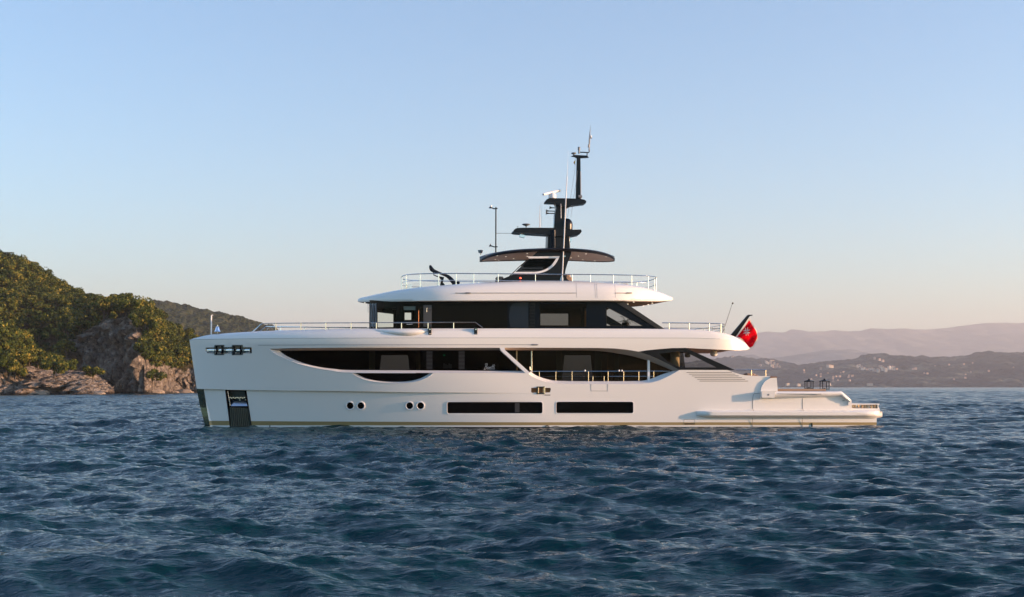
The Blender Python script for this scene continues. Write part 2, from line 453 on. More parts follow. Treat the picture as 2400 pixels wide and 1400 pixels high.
def crown_arrays(rng, n, w, h, leaf):
    """leaf clumps filling a lumpy crown: (verts, quads) arrays, base of crown at z = 0"""
    L = rng.integers(5, 9)
    cen = np.stack([rng.normal(0, w * 0.24, L), rng.normal(0, w * 0.24, L), rng.uniform(0.3, 0.8, L) * h], -1)
    rad = rng.uniform(0.20, 0.34, L) * w
    k = rng.integers(0, L, n)
    d = rng.normal(size=(n, 3)); d /= np.linalg.norm(d, axis=1)[:, None]
    rr = rad[k] * rng.uniform(0.55, 1.08, n) ** 0.6
    c = cen[k] + d * rr[:, None] * np.array([1, 1, 0.8])
    c[:, 2] = np.maximum(c[:, 2], 0.1)
    nn = d + rng.normal(size=(n, 3)) * 0.55; nn /= np.linalg.norm(nn, axis=1)[:, None]
    a = np.cross(nn, rng.normal(size=(n, 3))); a /= np.linalg.norm(a, axis=1)[:, None]; b = np.cross(nn, a)
    s = leaf * rng.uniform(0.6, 1.4, n)[:, None]
    v = np.stack([c - a * s - b * s * .6, c + a * s - b * s * .7, c + a * s * .8 + b * s, c - a * s * .9 + b * s * .7], 1).reshape(-1, 3)
    f = np.arange(4 * n).reshape(n, 4)
    return v, f

def proto_tree(i, rng):
    w = rng.uniform(4.6, 6.6); h = rng.uniform(3.4, 5.0)
    v, f = crown_arrays(rng, 1300, w, h, 0.21)
    v[:, 2] += 1.0
    cm = mesh_np('crown', v, f, LEAF)
    cm.data.polygons.foreach_set('use_smooth', np.zeros(len(f), dtype=bool))
    mb = MB(); mb.tube([(0, 0, -1.5), (0.1, 0, 1.0), (0.2, 0.1, 2.6), (0.1, 0.2, 4.2)], [0.28, 0.22, 0.15, 0.06], 7)
    for k in range(4):
        a = k * 1.6 + i; mb.tube([(0.12, 0, 1.4 + 0.3 * k), (math.cos(a) * 1.0, math.sin(a) * 1.0, 2.4 + .3 * k), (math.cos(a) * 1.9, math.sin(a) * 1.9, 3.2 + .3 * k)], [0.12, 0.08, 0.03], 5)
    tm = mb.build('trunk', BARK)
    return cm.data, tm.data, cm, tm
protos = [proto_tree(i, np.random.default_rng(100 + i)) for i in range(6)]
protos_done = []

def land_point(px, Y):
    i = int(np.clip(np.searchsorted(YS, Y), 1, len(YS) - 1)); j = int(np.clip(np.searchsorted(PXS, px), 1, len(PXS) - 1))
    return LCO[i, j], LRK[i, j], LCO[i, j] - LCO[i - 1, j]

def visible(p, j):
    """rough line of sight along the image column: nothing nearer stands higher in the picture"""
    k = j
    e = (p[2] + 4 - CAMZ) / p[1]
    col = LCO[:, k]; near = col[:, 1] < p[1] - 8
    if not near.any(): return True
    return e > np.max((col[near, 2] + 2 - CAMZ) / col[near, 1])

def plant():
    rng = np.random.default_rng(3)
    cand = []
    X0, X1 = -420.0, -85.0
    xs = np.arange(X0, X1, 3.1); ys = np.arange(386, 700, 3.1)
    for y in ys:
        for x in xs:
            xx = x + rng.uniform(-1.5, 1.5); yy = y + rng.uniform(-1.5, 1.5)
            px = xx / yy * F + 1200
            if px < -260 or px > 700: continue
            j = int(np.clip(np.searchsorted(PXS, px), 1, len(PXS) - 1))
            p, rk, dz = land_point(px, yy)
            if p[2] < 2.0: continue
            if rk > 0.5 and rng.random() > 0.04: continue
            if abs(dz[2]) / max(abs(dz[1]), .1) > (2.6 if px < 335 else 6) and rng.random() > 0.15: continue
            if rng.random() < 0.10: continue
            if not visible(p, j): continue
            inv = 0 < px < 560
            cand.append((p[1] if inv else 1e4 + p[1], tuple(p), px, rng.uniform(0.55, 1.25)))
    for q in range(90):          # wooded flank right of the cliff
        px = rng.uniform(337, 404); j = int(np.clip(np.searchsorted(PXS, px), 1, len(PXS) - 1))
        zt = rng.uniform(8.5, 26); col = LCO[:, j]; i = int(np.argmax(col[:, 2] > zt))
        if i > 0: cand.append((float(col[i, 1]), tuple(col[i] + np.array([0, 0.5, -1.0])), px, rng.uniform(0.5, 0.95)))
    cand.sort(key=lambda c: -c[3] / min(c[0], 2000) if c[0] < 1e4 else 1)
    big = [c for c in cand if c[0] < 1e4][:290]; rest = [c for c in cand if c not in set(big)]
    def where(px, p):
        if px < 130 and p[1] < 450: return 'lumpy green tree on the left spur above the pale shore rocks', 'trees on the left spur of the headland'
        if px < 160: return 'bushy green tree on the lower slope at the left edge of the headland', 'trees on the lower left slope of the headland'
        if px < 352: return 'olive green tree on the slope around the top of the grey cliff', 'trees around the grey cliff'
        return 'yellow green pine on the slope between the grey cliff and the bow', 'trees between the cliff and the yacht'
    for c in big:
        cm, tm, _, _ = protos[int(rng.integers(0, 6))]
        s = c[3]
        e = empty('tree', c[1], rng.uniform(0, 6.28)); e.scale = (s, s, s * rng.uniform(0.8, 1.2))
        lb, gr = where(c[2], c[1]); tag(e, lb, 'tree', gr)
        o = bpy.data.objects.new('crown', cm); COL.objects.link(o); o.parent = e
        o = bpy.data.objects.new('trunk', tm); COL.objects.link(o); o.parent = e
    VV = []; FF = []; b = 0
    for c in rest:
        s = c[3]; n = 330 if c[0] < 1e4 else 90
        v, f = crown_arrays(rng, n, 5.4 * s, 4.2 * s, (0.32 if c[0] < 1e4 else 0.6) * s ** .5)
        VV.append(v + np.array(c[1]) + np.array([0, 0, 0.2])); FF.append(f + b); b += len(v)
    print('trees', len(big), 'rest', len(rest))
    o = mesh_np('woodland', np.concatenate(VV), np.concatenate(FF), LEAF)
    o.data.polygons.foreach_set('use_smooth', np.zeros(len(o.data.polygons), dtype=bool))
    tag(o, 'dense evergreen woodland covering the dark headland', 'woodland', kind='stuff')
plant()
for cm, tm, a, b in protos:
    bpy.data.objects.remove(a); bpy.data.objects.remove(b)

# scattered boulders at the water's edge
def boulders():
    r = random.Random(9); rng = np.random.default_rng(21)
    rm = mat('shore_rock', (0.30, 0.23, 0.17), 0.9, var=0.35, vscale=1.2, bump=1.0, bscale=2.0)
    for k in range(26):
        px = r.choice([r.uniform(-30, 250), r.uniform(352, 470)])
        Y = (388 if px < 255 else float(interp(SHORE, px)) - 1) + r.uniform(-2, 4)
        s = r.uniform(0.8, 2.4); P = []; fs = []; n, m = 12, 8
        for i in range(m + 1):
            for j in range(n):
                a = 2 * math.pi * j / n; t = math.pi * i / m
                d = Vector((math.sin(t) * math.cos(a), math.sin(t) * math.sin(a), math.cos(t)))
                P.append(d * (1 + 0.45 * noise.noise(d * 1.7 + Vector((k * 3.1, 0, 0)))) * s)
        P = [Vector((p.x * 1.4, p.y, p.z * 0.7)) for p in P]
        for i in range(m):
            for j in range(n): fs.append((i * n + j, i * n + (j + 1) % n, (i + 1) * n + (j + 1) % n, (i + 1) * n + j))
        o = mk('shore_boulder', P, fs, rm, None, True, auto=40)
        o.location = ((px - 1200) / F * Y, Y, 0.1)
        lf = px < 255
        tag(o, 'brown boulder at the foot of the pale rocky point left of the cliff' if lf else 'brown boulder at the foot of the orange rocks beside the bow of the yacht', 'boulder', 'boulders under the pale point' if lf else 'boulders under the orange rocks')
boulders()

def ridge(name, outline, Y, depth, amp, nscale, m, base=-3.0, step=6, rows=26, label=None, lump=0.0, px0=None, px1=None):
    """a hill range: a real ridge with front and back slopes and noise relief"""
    lf_ = 0.06 if Y < 3000 else 0.022
    xs = np.arange(px0 if px0 is not None else outline[0][0], px1 if px1 is not None else outline[-1][0], step)
    R = np.linspace(0, 1.5, rows); co = np.zeros((rows, len(xs), 3))
    for j, px in enumerate(xs):
        zr = max(zpx(float(interp(outline, px)), Y), 0)
        for i, t in enumerate(R):
            y = Y - depth * (1 - t); X = (px - 1200) / F * Y
            nn = fbm(X * nscale, y * nscale, 7.7, 6)
            prof = t ** 0.7 if t < 1 else 1 - (t - 1) * 1.2
            z = base + (zr - base) * prof
            z += amp * nn * math.sin(min(t, 1.2) / 1.2 * math.pi) ** 0.5 * min(1, zr / (amp * 4 + 1e-6)) * (0.35 if abs(t - 1) < 0.06 else 1)
            if lump and t > 0.05: z += lump * abs(noise.noise((X * lf_, y * lf_, 0))) * 2 + lump * 0.6 * abs(noise.noise((X * lf_ * 2.7, y * lf_, 5)))
            co[i, j] = (X, y, z)
    n, k = rows, len(xs)
    idx = np.arange(n * k).reshape(n, k)
    q = np.stack([idx[:-1, :-1], idx[:-1, 1:], idx[1:, 1:], idx[1:, :-1]], -1).reshape(-1, 4)
    o = mesh_np(name, co.reshape(-1, 3), q, m)
    tag(o, kind='structure')
    return co, xs

def hill_mat(name, c0, c1, c2, s1, s2, bumpd):
    m = bpy.data.materials.new(name); m.use_nodes = True
    nt = m.node_tree; b = nt.nodes['Principled BSDF']; setin(b, 'Roughness', 0.95); setin(b, 'Specular IOR Level', 0.05)
    g = nt.nodes.new('ShaderNodeNewGeometry')
    n1 = nt.nodes.new('ShaderNodeTexNoise'); n1.inputs['Scale'].default_value = s1; n1.inputs['Detail'].default_value = 8; n1.inputs['Roughness'].default_value = .65
    n2 = nt.nodes.new('ShaderNodeTexVoronoi'); n2.inputs['Scale'].default_value = s2
    nt.links.new(g.outputs['Position'], n1.inputs['Vector']); nt.links.new(g.outputs['Position'], n2.inputs['Vector'])
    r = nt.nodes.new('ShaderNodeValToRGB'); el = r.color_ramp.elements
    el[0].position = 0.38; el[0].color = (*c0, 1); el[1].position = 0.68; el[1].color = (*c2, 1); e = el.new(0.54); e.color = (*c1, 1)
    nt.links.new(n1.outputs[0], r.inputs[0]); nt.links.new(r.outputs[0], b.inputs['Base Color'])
    bp = nt.nodes.new('ShaderNodeBump'); bp.inputs['Strength'].default_value = 1; bp.inputs['Distance'].default_value = bumpd; bp.invert = True
    nt.links.new(n2.outputs[0], bp.inputs['Height']); nt.links.new(bp.outputs[0], b.inputs['Normal'])
    return m
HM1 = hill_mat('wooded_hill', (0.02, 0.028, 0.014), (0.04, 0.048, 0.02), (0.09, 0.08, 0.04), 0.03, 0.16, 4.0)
HM2 = hill_mat('far_hill', (0.008, 0.020, 0.030), (0.024, 0.040, 0.044), (0.20, 0.18, 0.13), 0.005, 0.02, 30.0)  # blue of the distance haze is mixed into the dark tones
HM3 = hill_mat('mountain', (0.13, 0.14, 0.13), (0.18, 0.18, 0.16), (0.28, 0.26, 0.23), 0.001, 0.004, 60.0)  # rock tones lightened to stand in for denser haze
ridge('hill_behind_headland', [(250, 720), (365, 705), (400, 711), (450, 722), (500, 736), (560, 749), (610, 761), (640, 772), (720, 810), (800, 860), (860, 910)], 2000, 450, 14, 0.007, HM1, step=1.5, rows=90, lump=4.5)
HL1 = [(1240, 912), (1340, 895), (1440, 878), (1540, 862), (1620, 850), (1640, 846), (1680, 841), (1700, 839), (1715, 836), (1740, 836), (1770, 843), (1790, 841), (1820, 846), (1850, 858), (1880, 862), (1930, 880), (2010, 896), (2100, 910)]
HL2 = [(1720, 910), (1780, 893), (1840, 868), (1880, 856), (1900, 854), (1940, 848), (1960, 847), (2010, 842), (2022, 835), (2060, 831), (2090, 836), (2130, 838), (2150, 836), (2190, 838), (2230, 838), (2260, 835), (2300, 826), (2330, 827), (2355, 829), (2380, 829), (2400, 827), (2500, 822), (2700, 815), (3000, 822)]
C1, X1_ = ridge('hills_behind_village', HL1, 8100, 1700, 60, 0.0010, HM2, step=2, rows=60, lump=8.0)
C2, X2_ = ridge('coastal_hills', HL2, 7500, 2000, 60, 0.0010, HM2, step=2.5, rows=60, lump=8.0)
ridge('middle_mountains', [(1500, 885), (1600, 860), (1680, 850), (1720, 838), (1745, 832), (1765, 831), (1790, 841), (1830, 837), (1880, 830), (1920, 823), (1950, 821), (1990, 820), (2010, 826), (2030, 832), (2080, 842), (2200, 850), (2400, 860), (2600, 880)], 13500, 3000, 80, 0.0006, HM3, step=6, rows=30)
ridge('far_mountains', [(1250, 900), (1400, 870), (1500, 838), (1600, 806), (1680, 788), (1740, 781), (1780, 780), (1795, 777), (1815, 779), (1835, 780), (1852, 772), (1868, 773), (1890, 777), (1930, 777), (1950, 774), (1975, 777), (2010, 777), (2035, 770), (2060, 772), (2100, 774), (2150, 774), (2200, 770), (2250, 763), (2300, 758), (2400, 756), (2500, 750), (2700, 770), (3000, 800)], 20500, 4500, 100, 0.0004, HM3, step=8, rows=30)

# houses on the far hillside
def houses():
    r = random.Random(12)
    walls = [mat('pink_plaster', (0.66, 0.46, 0.36), 0.9), mat('cream_plaster', (0.70, 0.57, 0.43), 0.9), mat('white_plaster', (0.72, 0.62, 0.52), 0.9)]
    roofm = mat('tile_roof', (0.35, 0.16, 0.10), 0.9); winm = mat('house_window', (0.05, 0.05, 0.06), 0.3)
    def proto(i):
        t = empty('house', (0, 0, 0)); w, d, h = [(11, 9, 7), (16, 10, 9), (9, 9, 11)][i]
        MB().box((0, 0, h / 2 - 2), (w, d, h + 4)).build('wall', walls[i], t, smooth=False)
        hw, hd = w / 2 + .5, d / 2 + .5
        MB().add([(-hw, -hd, h), (hw, -hd, h), (hw, hd, h), (-hw, hd, h), (-hw * .4, 0, h + 2.6), (hw * .4, 0, h + 2.6)], [(0, 1, 5, 4), (1, 2, 5), (2, 3, 4, 5), (3, 0, 4), (3, 2, 1, 0)]).build('roof', roofm, t, smooth=False)
        for fl in range(int(h // 3)):
            for k in range(3): MB().box(((k - 1) * w * 0.3, -d / 2 - 0.02, 1.7 + fl * 3), (1.3, 0.1, 1.6)).build('window', winm, t, smooth=False)
        return t
    P = [proto(i) for i in range(3)]
    used = [False] * 3
    spots = []
    def add(px, py, C, X, k, lab, grp, s=1.0): spots.append((px, py, C, X, k, lab, grp, s))
    va = 'pale sunlit house packed in the village on the saddle behind the stern', 'houses of the village on the saddle'
    for (px, py) in [(1805, 849), (1808, 847), (1812, 848), (1800, 853), (1815, 854), (1820, 858), (1823, 856), (1826, 861), (1830, 857), (1833, 860), (1837, 859), (1841, 861), (1845, 860), (1849, 862), (1852, 861), (1856, 863), (1819, 862), (1826, 863), (1834, 864), (1812, 861), (1844, 867), (1797, 851), (1794, 850), (1806, 852), (1857, 866), (1810, 859)]:
        add(px, py, C1, X1_, r.choice([0, 0, 1, 2]), *va, s=r.uniform(.8, 1.25))
    add(1717, 838, C1, X1_, 1, 'lone pale house on the crest just right of the flag halfway to the village', None)
    add(1754, 847, C1, X1_, 0, 'lone pink house on the wooded slope to the left of the village', None, 1.2)
    add(1782, 858, C1, X1_, 0, 'single small house on the slope just below and left of the village', None, 1.1)
    for px, py in ((1941, 859.5), (1945, 860), (1949, 861)): add(px, py, C2, X2_, 1, 'pink building in the row of three midway along the wooded hillside', 'three pink buildings in a row', 1.1)
    add(1924, 865, C2, X2_, 0, 'small pale house just left of the three pink buildings in a row', None)
    for px, py in ((2050, 841), (2061, 844), (2069, 847)): add(px, py, C2, X2_, 0, 'pale villa among trees near the top of the highest wooded knoll', 'villas near the top of the knoll', 1.1)
    for px, py in ((2010, 860), (2015, 859), (2019, 861), (2025, 867), (2032, 868), (2038, 868.5), (2044, 868), (2048, 869), (2052, 870), (2062, 860), (2066, 862), (2020, 868)):
        add(px, py, C2, X2_, r.choice([0, 2]), 'pale house in the loose row half way up the slope under the knoll', 'loose row of houses under the knoll', .95)
    for px, py in ((2069, 867), (2084, 865), (2091, 865), (2095, 866), (2076, 870), (2058, 871)): add(px, py, C2, X2_, 2, 'tall cream block at the right end of the row under the knoll', 'cream blocks at the right end', 1.3)
    add(2101, 866, C2, X2_, 0, 'small house at the far right end of the cream blocks', None, .8)
    for px, py in ((2140, 866), (2146, 865)): add(px, py, C2, X2_, 0, 'isolated pale house beside the bare field on the right hand slope', 'two houses by the bare field', .9)
    for px, py in ((1990, 881), (1997, 882), (1960, 883), (1953, 884), (1968, 883), (1988, 885)): add(px, py, C2, X2_, 0, 'tiny pale house low on the slope above the lanterns of the yacht', 'tiny houses low on the slope', .7)
    for k in range(14): add(1880 + r.uniform(0, 120), r.uniform(868, 896), C2, X2_, 0, 'lone small farmhouse dotted on the green slope left of the knoll', 'farmhouses on the slope left of the knoll', r.uniform(.5, .8))
    for k in range(12): add(2160 + r.uniform(0, 230), r.uniform(850, 896), C2, X2_, 0, 'lone small farmhouse dotted on the slope right of the bare field', 'farmhouses on the right hand slope', r.uniform(.5, .8))
    for px, py in ((1846, 903), (1872, 904), (2036, 903), (2042, 903), (1943, 903)): add(px, py, C2, X2_, 1, 'low pale building along the far shoreline behind the stern', 'low buildings on the far shore', .9)
    for (px, py, C, X, k, lab, grp, s) in spots:
        j = int(np.clip(np.searchsorted(X, px), 0, len(X) - 1)); col = C[:, j]
        scr = HORIZON - (col[:, 2] - CAMZ) / col[:, 1] * F
        ii = np.where(scr[:45] <= py)[0]; i = int(ii[0]) if len(ii) else 38
        if i == 0: i = 1
        a, b = col[i - 1], col[i]; f = (scr[i - 1] - py) / (scr[i - 1] - scr[i]) if scr[i - 1] != scr[i] else 0.5
        f = min(max(f, 0), 1); p = a + (b - a) * f
        src = P[k]
        if not used[k]: t = src; used[k] = True
        else:
            t = src.copy(); COL.objects.link(t)
            for ch in list(src.children):
                c = ch.copy(); COL.objects.link(c); c.parent = t
        if 'group' in t: del t['group']
        x = (px - 1200) / F * p[1]
        t.location = (x, p[1], max(p[2], 0.5)); t.rotation_euler = (0, 0, r.uniform(-0.6, 0.9)); t.scale = (s, s, s * .95)
        tag(t, lab, 'house', grp)
    for k in range(3):
        if not used[k]: raise RuntimeError('unused house')
houses()
# ---------------------------------------------------------------- the yacht
YAW = math.atan(0.118)
YC = 79.25
CA, SA = math.cos(YAW), math.sin(YAW)
U0, V0 = -YC * SA, -YC * CA
yacht = empty('motor_yacht', (0, YC, 0), YAW)
tag(yacht, 'long white motor yacht with black mast lying at anchor on the blue sea', 'yacht')

def pt(px, py, V):
    """the point of the surface v = V(u, w) of the yacht seen at photo pixel (px, py)"""
    dx, dz = (px - 1200) / F, (HORIZON - py) / F
    du, dv = dx * CA + SA, -dx * SA + CA
    if not callable(V):
        t = (V - V0) / dv
        return Vector((U0 + t * du, V, CAMZ + t * dz))
    v = -4.0
    for _ in range(25):
        t = (v - V0) / dv
        v2 = V(U0 + t * du, CAMZ + t * dz)
        if abs(v2 - v) < 1e-5: v = v2; break
        v = v2
    t = (v - V0) / dv
    return Vector((U0 + t * du, v, CAMZ + t * dz))
def pts(L, V): return [pt(p[0], p[1], V) for p in L]
def to_world(p): return Vector((p[0] * CA - p[1] * SA, p[0] * SA + p[1] * CA + YC, p[2]))
def mir(P): return [Vector((p[0], -p[1], p[2])) for p in P]

BM = 4.25
_s = [pt(444, 797, 0.0), pt(461, 912, 0.0), pt(484, 1009, 0.0)]
_sw = [_s[2].z, _s[1].z, _s[0].z]; _su = [_s[2].x, _s[1].x, _s[0].x]
def stem(w):
    if w <= _sw[0]: return _su[0] + (_sw[0] - w) * 0.3
    return float(np.interp(w, _sw, _su)) if w <= _sw[2] else _su[2] - (w - _sw[2]) * 0.12
def half(u, w):
    k = min(max(w / 5.0, 0), 1)
    us = stem(w); um = 3.0 * (1 - k) - 3.0 * k; p = 2.0 * (1 - k) + 2.45 * k
    bm = BM - 0.18 * (1 - k)
    t = (um - u) / (um - us)
    if t > 0: bm *= max(0.0, 1 - min(t, 1) ** p)
    if u > 13: bm -= 0.0035 * (u - 13) ** 2
    return bm
def sstep(a, b, x):
    t = min(max((x - a) / (b - a), 0), 1); return t * t * (3 - 2 * t)
def V_up(u, w): return -half(u, w)
def V_low(u, w): return -half(u, w) + 0.16 * (1 - sstep(-9, 1.0, u)) * (1 if u > -19.9 else 1) + 0.0 * w
_ue = pt(1757, 817, -2.4).x
def V_over(u, w):
    r = 3.2; t = min(max((u - (_ue - r)) / r, 0), 1.05)
    return -half(u, w) + 1.9 * t ** 3
def off(V, d): return lambda u, w: V(u, w) + d

def pip(x, y, poly):
    inside = False; n = len(poly); j = n - 1
    for i in range(n):
        xi, yi = poly[i][0], poly[i][1]; xj, yj = poly[j][0], poly[j][1]
        if (yi > y) != (yj > y) and x < (xj - xi) * (y - yi) / (yj - yi) + xi: inside = not inside
        j = i
    return inside

def skin(name, outline, V, mats, holes=(), lines=(), step=(14, 9), matfn=None, mirror=False, parent=yacht, flat=False):
    """a panel with openings, triangulated in side view and laid on the surface v = V(u, w); mirrored to the other side"""
    vs = []; es = []
    def loop(L, closed=True):
        b = len(vs); L = [L[i] for i in range(len(L)) if i == 0 or (abs(L[i][0] - L[i-1][0]) + abs(L[i][1] - L[i-1][1])) > 1e-6]
        if closed and abs(L[0][0] - L[-1][0]) + abs(L[0][1] - L[-1][1]) < 1e-6: L = L[:-1]
        vs.extend([Vector((p[0], p[1])) for p in L])
        es.extend([(b + i, b + i + 1) for i in range(len(L) - 1)])
        if closed: es.append((b + len(L) - 1, b))
    loop(outline)
    for h in holes: loop(h)
    for l in lines: loop(l, False)
    xs = [p[0] for p in outline]; ys = [p[1] for p in outline]
    if step:
        x = min(xs) + step[0] / 2; i = 0
        while x < max(xs):
            y = min(ys) + (step[1] / 2 if i % 2 else step[1])
            while y < max(ys):
                if pip(x, y, outline) and not any(pip(x, y, h) for h in holes): vs.append(Vector((x, y)))
                y += step[1]
            x += step[0]; i += 1
    rv, _, rf, _, _, _ = delaunay_2d_cdt(vs, es, [], 0, 1e-4)
    P = []; N = []
    for q in rv:
        p = pt(q.x, q.y, V); P.append(p)
        if callable(V):
            e = 0.05
            a = (V(p.x + e, p.z) - V(p.x - e, p.z)) / (2 * e); b = (V(p.x, p.z + e) - V(p.x, p.z - e)) / (2 * e)
            N.append(Vector((a, -1, b)).normalized())
        else: N.append(Vector((0, -1, 0)))
    fs = []; mi = []
    for f in rf:
        cx = sum(rv[i].x for i in f) / len(f); cy = sum(rv[i].y for i in f) / len(f)
        if not pip(cx, cy, outline) or any(pip(cx, cy, h) for h in holes): continue
        # photo y runs down, so turn the face to point outwards
        a, b, c = [P[i] for i in f[:3]]
        nn = (b - a).cross(c - a)
        if nn.length < 1e-10: continue
        fs.append(tuple(f) if nn.y < 0 else tuple(reversed(f)))
        mi.append(matfn(cx, cy) if matfn else 0)
    used = sorted({i for f in fs for i in f}); re = {j: k for k, j in enumerate(used)}
    P = [P[j] for j in used]; N = [N[j] for j in used]; fs = [tuple(re[i] for i in f) for f in fs]
    o = mk(name, P, fs, mats, parent, True, mats_idx=mi, normals=N)
    if mirror: mk(name, mir(P), [tuple(reversed(f)) for f in fs], mats, parent, True, mats_idx=mi, normals=mir(N))
    return o

def strip(name, A, B, VA, VB, m, mirror=False, parent=yacht, auto=40, n=None, mid=None):
    """a ribbon between two side-view lines lying at two depths"""
    if n: A = resample(A, n); B = resample(B, n)
    rows = [pts(A, VA)]
    for (L, V) in (mid or []):
        rows.append(pts(resample(L, n) if n else L, V))
    rows.append(pts(B, VB))
    k = len(A); P = [p for r in rows for p in r]
    fs = [(r * k + i, r * k + i + 1, (r + 1) * k + i + 1, (r + 1) * k + i) for r in range(len(rows) - 1) for i in range(k - 1)]
    if mirror: mk(name, mir(P), [tuple(reversed(f)) for f in fs], m, parent, True, auto=auto)
    return mk(name, P, fs, m, parent, True, auto=auto)

def span(name, L, V, m, dz=0.0, parent=yacht, crown=0.0, seg=1):
    """a deck or ceiling bridging a near line and its mirror image on the other side"""
    A = pts(L, V); k = len(A); P = []
    for r in range(seg + 1):
        t = r / seg
        P += [Vector((a.x, a.y * (1 - 2 * t), a.z + dz + crown * (1 - (1 - 2 * t) ** 2))) for a in A]
    fs = [(r * k + i, (r + 1) * k + i, (r + 1) * k + i + 1, r * k + i + 1) for r in range(seg) for i in range(k - 1)]
    return mk(name, P, fs, m, parent, True, auto=40)

def slab(name, outline, V, thick, m, parent=yacht, mirror=False, auto=30):
    """a solid plate: side-view outline at depth V, with real thickness going inboard"""
    A = pts(outline, V); B = [p + Vector((0, thick, 0)) for p in A]
    n = len(A)
    tris = [tuple(f) for f in _tri(outline)]
    fs = [t for t in tris] + [tuple(n + i for i in reversed(t)) for t in tris] + [(i, i + n, (i + 1) % n + n, (i + 1) % n) for i in range(n)]
    P = A + B
    if mirror: mk(name, mir(P), [tuple(reversed(f)) for f in fs], m, parent, True, auto=auto)
    return mk(name, P, fs, m, parent, True, auto=auto)

def _tri(outline):
    from mathutils.geometry import tessellate_polygon
    return tessellate_polygon([[Vector((p[0], -p[1], 0)) for p in outline]])

def line_tube(L, V, r, mb=None, n=6):
    mb = mb or MB(); return mb.tube(pts(L, V), r, n)
def both(mb):
    return mb          # small fittings: only the side one can see

# ---- lines of the topsides (photo pixels)
crease = cr([(444, 797), (520, 795.2), (640, 793.6), (760, 792.8), (1000, 792.3), (1300, 792.3), (1560, 792.6), (1650, 793.5), (1705, 796.5), (1735, 804), (1757, 816.5)], 10)
top = cr([(444, 796.6), (466, 790.5), (497, 784.5), (560, 779.5), (640, 775.5), (760, 772.5), (850, 771), (1000, 770.3), (1300, 770.3), (1560, 771.5), (1650, 774.5), (1700, 782), (1730, 793), (1750, 806), (1757, 816)], 10)
over_low = [(1757, 817.5), (1750, 820.3), (1735, 821.6), (1700, 820.5), (1650, 818), (1607, 815.8), (1575, 816.2), (1545, 818.5), (1515, 821.5), (1497, 824.5), (1470, 820), (1440, 817), (1400, 815.8), (1300, 815.4), (1000, 815.4), (760, 815.6), (680, 816.3), (629, 818)]
win_low = cr([(629, 818), (645, 830), (665, 840), (700, 853), (740, 863), (780, 869.5), (824, 874)], 8)
cres_low = cr([(824, 874), (836, 882), (852, 889), (880, 895.5), (922, 898.5), (962, 897), (990, 890.5), (1008, 881.5), (1016, 874.5)], 8)
aft_low = cr([(1236, 875), (1254, 886.5), (1280, 895.5), (1312, 899.5), (1400, 900.5), (1500, 899.8), (1535, 895), (1563, 884), (1593, 867.5)], 10)
knuckle = [(461, 911.5), (477, 912.3), (580, 914.5), (700, 916.2), (950, 919.6), (1200, 922), (1500, 926), (1650, 936), (1700, 940), (1764, 944), (1996, 950)]
hull_top_aft = [(1593, 867.5), (1705, 867.5)] + cr([(1705, 867.5), (1720, 873), (1740, 878.6), (1765, 881.3), (1806, 881.8)], 5)[1:] + [(1807, 917.5), (1972, 917.5), (1996, 940), (1996, 950)]

V_main = lambda u, w: V_over(u, w) if w > CAMZ + 1.6 else V_up(u, w)
def bulge_V(u, w): return V_up(u, w)
skin_outline = crease + over_low[0:] + win_low[1:] + cres_low[1:] + [(1100, 874.8), (1236, 875)] + aft_low[1:] + hull_top_aft[1:] + knuckle[::-1][1:]
fair1 = [(482, 815), (503, 814.5), (503.2, 810), (524, 809.6), (524.2, 814), (544, 814), (544.2, 809.8), (568, 809.6), (568.2, 814), (590, 814.5), (590, 828.5), (568, 828.8), (567.8, 831), (545, 832), (544.8, 829), (525, 829.3), (524.8, 831.5), (504, 832), (503.8, 829), (486, 828), (482, 824)]
fair2 = [(1245, 909.5), (1258, 909.5), (1259, 907), (1276, 907), (1277, 909.5), (1290, 909.5), (1291, 913), (1289, 920), (1277, 920.5), (1276, 923), (1259, 923), (1258, 920.5), (1247, 921), (1245, 919)]
topsides = skin('topsides', skin_outline, V_main, [M['white']], holes=[fair1, fair2], step=(11, 8), mirror=True)

# lower hull
def boot_y(x): return np.interp(x, [470, 700, 1200, 2060], [1001.5, 1001.5, 1001.0, 1000.0])
def g1(x): return np.interp(x, [470, 700, 1200, 2060], [986.5, 988.0, 990.0, 990.2])
def g2(x): return np.interp(x, [470, 700, 1200, 2060], [997.2, 997.2, 997.2, 996.6])
low_outline = [(477, 912.3)] + knuckle[2:] + [(1996, 962), (2055, 962)] + [(2055, float(fn(2055))) for fn in (g1, g2, boot_y)] + [(2055, 1020), (496, 1020), (493, 1002)]
def rrect(x0, y0, x1, y1, r):
    o = []
    for cx, cy, a0 in ((x1 - r, y0 + r, -90), (x1 - r, y1 - r, 0), (x0 + r, y1 - r, 90), (x0 + r, y0 + r, 180)):
        for k in range(6):
            a = math.radians(a0 + 18 * k); o.append((cx + r * math.cos(a), cy + r * math.sin(a)))
    return o
def circ(x, y, r, n=28): return [(x + r * math.cos(2 * math.pi * k / n), y + r * math.sin(2 * math.pi * k / n)) for k in range(n)]
ports = [circ(x, 951.3, 8.6) for x in (820.5, 845.5, 960, 985.5)]
wins = [rrect(1047.5, 942, 1272, 970, 5), rrect(1303, 941.5, 1485, 969.5, 5)]
anchor = [(527.5, 914.2), (577.5, 915.4), (592, 1013), (540.5, 1013)]
def low_mat(x, y): return 1 if g1(x) < y < g2(x) else (2 if y > boot_y(x) else 0)
xs_ = list(range(470, 2050, 40)) + [2055]
low_lines = [[(x, float(fn(x))) for x in xs_] for fn in (g1, g2, boot_y)]
lower = skin('lower_hull', low_outline, V_low, [M['white'], M['gold'], M['boot']], holes=ports + wins + [anchor], lines=low_lines, step=(13, 9), matfn=low_mat, mirror=True)
